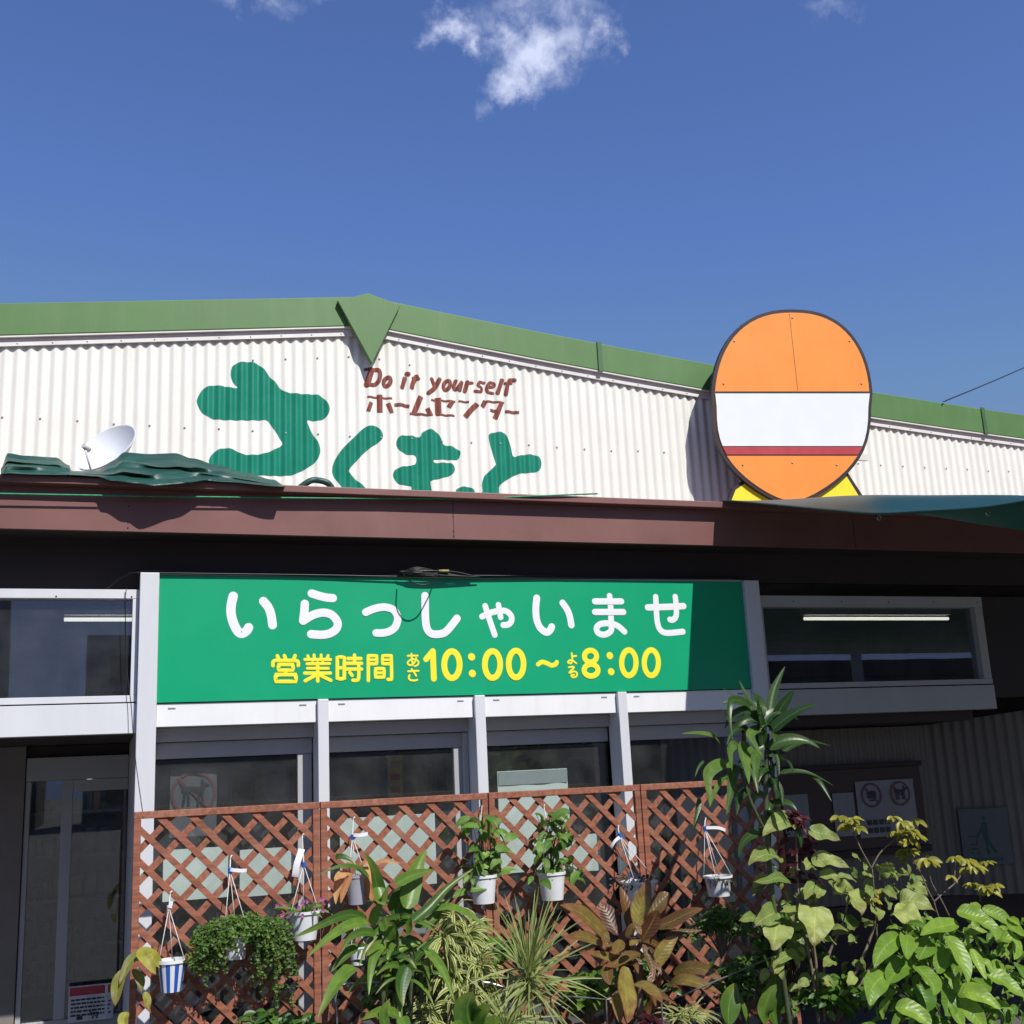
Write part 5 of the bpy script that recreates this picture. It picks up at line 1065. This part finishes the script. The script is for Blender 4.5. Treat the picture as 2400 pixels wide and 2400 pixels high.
# umbrella tree sprays -----------------------------------------
YS = 5.0
t, c = plant('umbrella_tree', 'slender umbrella plant with small yellow-green leaf fans on bare pale stems', 2100, 2180, YS)
bm = leafbm()
for hx, hy, n_, L_ in ((740, 320, 7, .065), (830, 330, 7, .06), (790, 370, 8, .075), (860, 390, 6, .06), (1090, 320, 8, .06), (1150, 350, 8, .065), (1110, 420, 8, .07), (1200, 400, 8, .07), (1240, 340, 7, .07), (1190, 470, 9, .075), (1230, 440, 7, .07), (1180, 540, 10, .075), (1140, 560, 6, .05), (1310, 590, 7, .09), (1490, 580, 7, .06), (1580, 600, 9, .075), (1620, 640, 8, .07), (1560, 650, 7, .06), (1690, 610, 5, .06), (1460, 700, 4, .05), (1600, 750, 8, .06), (1680, 770, 9, .07), (1750, 760, 6, .06), (1720, 800, 6, .06), (940, 800, 7, .07), (1020, 790, 7, .06), (960, 850, 6, .06)):
    hc = pt(1700 + hx / 2.76, 1800 + hy / 2.76, YS + RL.uniform(-.08, .08)); a0 = RL.uniform(0, 6.28)
    for k in range(n_): leaf(bm, arc(hc, a0 + 6.28 * k / n_, RL.uniform(-.1, .35), L_ * RL.uniform(.75, 1.05), RL.uniform(.5, 1.2), 3), L_ * .40, shape='oval', per=3, fold=.2)
obj('foliage', bm, M_SCHEF, t)
for ps in ([(950, 655), (880, 530), (835, 430), (790, 360)], [(945, 650), (1000, 550), (1085, 470), (1120, 420)], [(1000, 1400), (970, 900), (950, 650)], [(1350, 865), (1300, 770), (1270, 690), (1200, 560), (1150, 430)], [(1350, 865), (1420, 800), (1490, 740), (1560, 640)], [(1480, 740), (1485, 660), (1490, 590)], [(1450, 960), (1400, 860), (1330, 730), (1310, 600)], [(1100, 1640), (1400, 1200), (1350, 865)], [(1500, 1200), (1640, 900), (1645, 800), (1690, 770)]):
    stem(t, [pt(1700 + x / 2.76, 1800 + y / 2.76, YS + .02) for x, y in ps], .0042, BARK, .003)
# bright vine at lower right ------------------------------------
YV = 4.75
t, c = plant('broad_leaf_vine', 'bright glossy broad-leaved vine filling the lower right corner', 2270, 2300, YV, 'plant')
bm = leafbm()
pl([([(1130,1090),(1060,1130),(1000,1200),(960,1290)], 110, YV, YV - .1, .5), ([(1160,1080),(1180,1110),(1170,1170),(1180,1240)], 110, YV, YV - .12, .6), ([(1500,920),(1560,940),(1640,960),(1720,980)], 120, YV, YV - .1, .8), ([(1660,910),(1740,940),(1810,980),(1895,1040)], 90, YV + .05, YV, .7), ([(1600,870),(1620,900),(1640,940)], 60, YV + .05, YV, .8), ([(1500,1000),(1430,1020),(1340,1040),(1260,1080)], 100, YV, YV - .1, .7),
 ([(1440,1080),(1480,1160),(1540,1280),(1570,1390)], 125, YV - .05, YV - .2, .8), ([(1590,1170),(1620,1230),(1650,1300),(1690,1370)], 70, YV - .05, YV - .15, 1.), ([(1230,1280),(1280,1330),(1340,1400),(1350,1470)], 130, YV - .05, YV - .2, .5), ([(1200,1270),(1130,1300),(1070,1360),(1060,1400)], 110, YV, YV - .1, .3), ([(1040,1340),(980,1380),(940,1450),(940,1540)], 130, YV - .05, YV - .15, .6),
 ([(1420,1160),(1400,1220),(1380,1300),(1370,1330)], 90, YV - .02, YV - .1, .4), ([(1340,1130),(1290,1170),(1250,1240)], 110, YV, YV - .08, .3), ([(1500,1460),(1580,1450),(1680,1490),(1785,1560)], 115, YV - .1, YV - .25, 1.), ([(1500,1500),(1580,1560),(1640,1640),(1690,1700)], 110, YV - .1, YV - .25, .8), ([(1100,1550),(1180,1560),(1280,1620),(1330,1680)], 110, YV - .1, YV - .2, .8), ([(1480,1530),(1500,1600),(1540,1690)], 80, YV - .1, YV - .2, .7),
 ([(1690,1340),(1780,1370),(1860,1430),(1950,1490)], 120, YV - .05, YV - .15, .8), ([(1860,1260),(1900,1300),(1940,1370)], 120, YV, YV - .1, .2), ([(1750,1120),(1800,1100),(1870,1120),(1900,1160)], 100, YV, YV - .1, .8), ([(1890,1110),(1880,1180),(1870,1240)], 70, YV, YV - .1, .7), ([(1400,1420),(1440,1480),(1440,1560),(1420,1600)], 120, YV - .05, YV - .15, .2), ([(1610,1360),(1660,1400),(1690,1470)], 110, YV, YV - .1, .3), ([(1250,1400),(1290,1500),(1290,1580)], 130, YV, YV - .1, .05),
 ([(1600,980),(1680,1010),(1740,1060),(1750,1110)], 110, YV, YV - .1, .6), ([(1830,1010),(1880,1050),(1940,1090)], 80, YV, YV - .1, .7), ([(1300,1010),(1330,1060),(1330,1100)], 110, YV + .05, YV, .5), ([(880,1500),(960,1420),(1000,1380)], 60, YV, YV - .05, .3)], *ZD, 0, bm, 'oval', .00205, fold=.34, wave=.04, wm=1.12)
for k in range(360):
    p_ = pt(RL.uniform(2050, 2470), RL.uniform(2150, 2480), YV + RL.uniform(-.02, .3)); leaf(bm, arc(p_, RL.uniform(0, 6.28), RL.uniform(-.4, .7), RL.uniform(.06, .15), RL.uniform(.5, 1.6), 3), RL.uniform(.025, .055), shape='oval', fold=.35, wave=.05)
obj('foliage', bm, M_POTH, t)
for k in range(14): e = pt(RL.uniform(2080, 2400), RL.uniform(2180, 2350), YV + .08); stem(t, [Vector((c.x, YV + .1, .2)), Vector(((c.x + e.x) / 2, YV + .1, e.z * .75)), e], .004)
# small-leaved shrubs, filling plants ------------------------------
def bush(name, label, px, py, Y, rx, ry, rz, n_, Ls, ws, m, shape='oval', cat='shrub', seed=1):
    t, c = plant(name, label, px, py, Y, cat); rr = random.Random(seed); bm = leafbm(); bt = BM()
    for k in range(n_ // 14):
        az = rr.uniform(0, 6.28); el = rr.uniform(-.2, 1.5); s = rr.uniform(.65, 1.05) * rr.choice([1, 1, .8])
        e = c + Vector((math.cos(az) * math.cos(el) * rx * s, math.sin(az) * math.cos(el) * ry * s, math.sin(el) * rz * s)); P = smooth_line([c + Vector((0, 0, -rz)), (c + e) / 2 + Vector((0, 0, .02)), e], 5); tube(bt, P, .003, 4, caps=False)
        for j in range(14):
            p = P[-1 - rr.randrange(6)] + Vector((rr.gauss(0, .02), rr.gauss(0, .02), rr.gauss(0, .02))); L_ = Ls * rr.uniform(.6, 1.2)
            leaf(bm, arc(p, rr.uniform(0, 6.28), rr.uniform(-.4, .8), L_, rr.uniform(.3, 1.2), 2), L_ * ws, shape=shape, per=2, hint=(rr.uniform(-.6, .6), -1, rr.uniform(.2, 1.4)))
    tube(bt, [Vector((c.x, Y, .2)), c + Vector((0, 0, -rz))], .012); obj('foliage', bm, m, t); obj('branches', bt, BARK, t)
bush('small_leaf_shrub', 'dense glossy small-leaved green shrub under the dark hanging pot at the right', 1690, 2190, 5.45, .20, .14, .12, 700, .035, .5, M_SHRUB, seed=2)
bush('small_leaf_shrub', 'dark small-leaved shrub low between the bronze plant and the leggy shrub', 1740, 2330, 5.3, .24, .16, .14, 420, .05, .45, M_SHRUB, seed=3)
bush('round_leaf_plant', 'low plant of round glossy leaves at the bottom edge right of the spiky plant', 1380, 2350, 5.45, .22, .14, .12, 240, .07, .6, M_CORD, 'heart', 'plant', 4)
bush('round_leaf_plant', 'low green plant behind the variegated plant at the foot of the trellis', 1130, 2240, 5.7, .3, .1, .10, 220, .07, .6, M_CORD, 'heart', 'plant', 5)
bush('low_shrub', 'low dark green shrub at the bottom edge under the bright vine and leggy shrub', 1960, 2360, 5.1, .3, .15, .12, 420, .06, .5, M_SHRUB, 'oval', 'shrub', 6)
t, c = plant('paddle_leaf_plant', 'low plant with broad smooth paddle leaves at the bottom edge below the strap-leaved plant', 1100, 2400, 5.0)
bm = leafbm()
pl([([(1640,1990),(1600,1880),(1600,1780),(1640,1690)], 190, 5.0, 4.95, .1), ([(1640,2000),(1680,1920),(1720,1850),(1780,1790)], 140, 5.0, 4.9, .9), ([(1000,1990),(970,1930),(960,1840),(1010,1740)], 70, 5.1, 5.1, .4), ([(1620,2000),(1560,1960),(1480,1930)], 90, 5.0, 4.9, .5), ([(1700,1990),(1770,1930),(1850,1880)], 90, 5., 4.95, .9)], *Z8, 0, bm, 'oval', .0021)
obj('foliage', bm, M_CORD, t)
t, c = plant('paddle_leaf_plant', 'low plant with tall paddle leaves at the bottom edge left of the leggy shrub', 1760, 2400, 5.1)
bm = leafbm()
pl([([(20,1660),(20,1560),(40,1470),(70,1390)], 130, 5.1, 5.15, .3), ([(150,1660),(120,1560),(100,1480)], 45, 5.1, 5.15, .4), ([(330,1660),(300,1540),(320,1420),(330,1280)], 150, 5.1, 5.1, .35), ([(260,1660),(250,1580),(280,1480),(330,1400)], 100, 5.05, 5.0, .6)], *ZD, 0, bm, 'oval', .0021)
obj('foliage', bm, M_CORD, t)
t, c = plant('striped_grass_plant', 'small tuft of striped grassy leaves low below the bronze plant', 1610, 2385, 5.15)
bm = leafbm()
for k in range(60): leaf(bm, arc(pt(1605 + RL.uniform(-25, 25), 2390, 5.15), RL.uniform(0, 6.28), RL.uniform(.3, 1.4), RL.uniform(.10, .17), RL.uniform(.8, 1.8), 3), .010, shape='needle', per=3)
obj('foliage', bm, M_SONG, t)
t, c = plant('red_leaf_plant', 'small dark red-leaved plant low below the bronze plant', 1535, 2390, 5.1)
bm = leafbm()
for k in range(16): leaf(bm, arc(pt(1530 + RL.uniform(-15, 15), 2400, 5.1), RL.uniform(0, 6.28), RL.uniform(.3, 1.3), RL.uniform(.08, .12), 1.2, 3), .026, shape='oval')
obj('foliage', bm, M_ACALR, t)
bush('leafy_shrub', 'dense mixed green shrub filling the space behind the bright vine at the lower right', 2180, 2260, 5.15, .34, .16, .16, 700, .075, .5, M_VINE, 'oval', 'shrub', 21)
bush('leafy_shrub', 'dark leafy shrub behind the leggy copperleaf shrub below the tall corn plant', 1850, 2240, 5.45, .28, .14, .24, 620, .07, .5, M_SHRUB, 'oval', 'shrub', 22)
bush('leafy_shrub', 'dark leafy shrub low behind the bronze plant', 1470, 2330, 5.6, .26, .10, .16, 420, .07, .5, M_SHRUB, 'oval', 'shrub', 23)
bush('leafy_shrub', 'green leafy shrub low behind the strap-leaved plant', 960, 2330, 5.65, .26, .10, .16, 420, .07, .45, M_CORD, 'lance', 'shrub', 24)
bush('leafy_shrub', 'low green shrub at the bottom edge beside the yellow-leaved striped pot', 640, 2430, 5.5, .26, .12, .10, 260, .06, .5, M_SHRUB, 'oval', 'shrub', 25)
# steel rack rails in front of the pots
rk = thing('plant_rack', 'thin steel rack rails running among the plants', 'rack', Vector((2.2, 5.5, 0)))
def rail(name, pts, r=.0045):
    bm = BM(); tube(bm, smooth_line(pts, 6) if name == 'hoop' else pts, r, 7); obj(name, bm, STEEL, rk)
a = pt(792, 2460, 5.6); rail('hoop', [Vector((a.x, 5.6, 0)), pt(790, 2390, 5.6), pt(786, 2345, 5.6), pt(795, 2315, 5.6), pt(812, 2306, 5.6), pt(860, 2304, 5.6), pt(940, 2299, 5.6), pt(1040, 2292, 5.6), Vector((pt(1060, 2300, 5.6).x, 5.6, 0))])
a, b = pt(1290, 2332, 5.15), pt(1420, 2342, 5.2); rail('rail', [Vector((a.x, 5.15, 0)), a, pt(1360, 2337, 5.17), b, Vector((b.x, 5.2, 0))])
a, b = pt(1550, 2352, 5.0), pt(1900, 2205, 5.35); rail('rail', [Vector((a.x, a.y, 0)), a, pt(1640, 2316, 5.09), pt(1760, 2264, 5.22), b, Vector((b.x, b.y, 0))])
rail('rail', [Vector((pt(1110, 2300, 5.3).x, 5.3, 0)), pt(1110, 2298, 5.3), pt(1150, 2304, 5.28), pt(1190, 2316, 5.26), Vector((pt(1192, 2320, 5.26).x, 5.26, 0))], .006)

# ------------------------------------------------------------------ across the road, mirrored in the glass
t = thing('utility_pole', 'concrete utility pole across the forecourt, mirrored in the left window', 'utility pole', Vector((-1.95, -11.5, 0)))
bm = BM(); tube(bm, [(-1.95, -11.5, 0), (-1.95, -11.5, 8.0)], .17, 14, r1=.12); obj('shaft', bm, CONC, t)
bm = BM(); box(bm, -2.9, -1.0, -11.56, -11.44, 7.4, 7.52); box(bm, -2.6, -1.3, -11.56, -11.44, 6.8, 6.9); obj('crossarm', bm, STEEL, t)
bm = BM(); lathe(bm, [(.001, 0), (.24, 0), (.26, .1), (.26, .7), (.2, .78), (.001, .8)], (-2.3, -11.45, 5.9), 16); obj('transformer', bm, POTG, t)
bm = BM()
for x, z in ((-2.8, 7.55), (-2.3, 7.55), (-1.1, 7.55), (-2.5, 6.93)):
    tube(bm, smooth_line([(x - 30, -11.5, z + .3), (x - 12, -11.5, z - .4), (x, -11.5, z), (x + 14, -11.5, z - .5), (x + 30, -11.5, z + .2)], 6), .012, 5)
obj('wires', bm, CABLE, t)
t2 = t.copy(); COL.objects.link(t2); t2.location = (18.7, -12.2, 0); t2['label'] = 'concrete utility pole across the forecourt, mirrored in the shaded right window'; t['group'] = t2['group'] = 'utility poles across the road'
for ch in list(t.children):
    if ch.name.startswith('wires'): continue
    c2 = ch.copy(); COL.objects.link(c2); c2.parent = t2; c2.matrix_parent_inverse = ch.matrix_parent_inverse
t = thing('apartment_block', 'dark apartment block across the road, mirrored in the left window', 'building', Vector((4.5, -47, 0)))
bm = BM(); box(bm, -.9, 14, -52, -45, 0, 9.0); box(bm, 4, 14, -51, -45.5, 9.0, 11); obj('wall', bm, CONC, t)
for fl in range(3):
    for k in range(5):
        bm = BM(); x = .2 + k * 2.8; box(bm, x, x + 1.6, -45.0, -44.95, 1.0 + fl * 2.8, 2.4 + fl * 2.8); obj('window', bm, BLACK, t)
    bm = BM(); box(bm, -.9, 14, -45.0, -44.3, .6 + fl * 2.8, .75 + fl * 2.8); obj('balcony', bm, CONC, t)

for x0_, x1_, h_, lab, cm in ((15.5, 75, 6.2, 'long grey warehouse across the road, mirrored faintly in the shop windows', (.12, .12, .12)), (-40, -3, 5.0, 'low dark green hedge-like shed across the road, mirrored faintly in the shop windows', (.06, .07, .06))):
    t = thing('warehouse', lab, 'building', Vector(((x0_ + x1_) / 2, -47, 0)))
    bm = BM(); box(bm, x0_, x1_, -55, -45, 0, h_); obj('wall', bm, mat('shed_wall', cm, .8), t)
    bm = BM(); prism(bm, [(x0_ - .5, h_ + .01), (x1_ + .5, h_ + .01), (x1_ - 2, h_ + 1.0), (x0_ + 2, h_ + 1.0)], -55.5, -44.5); obj('roof', bm, DARKBROWN, t)
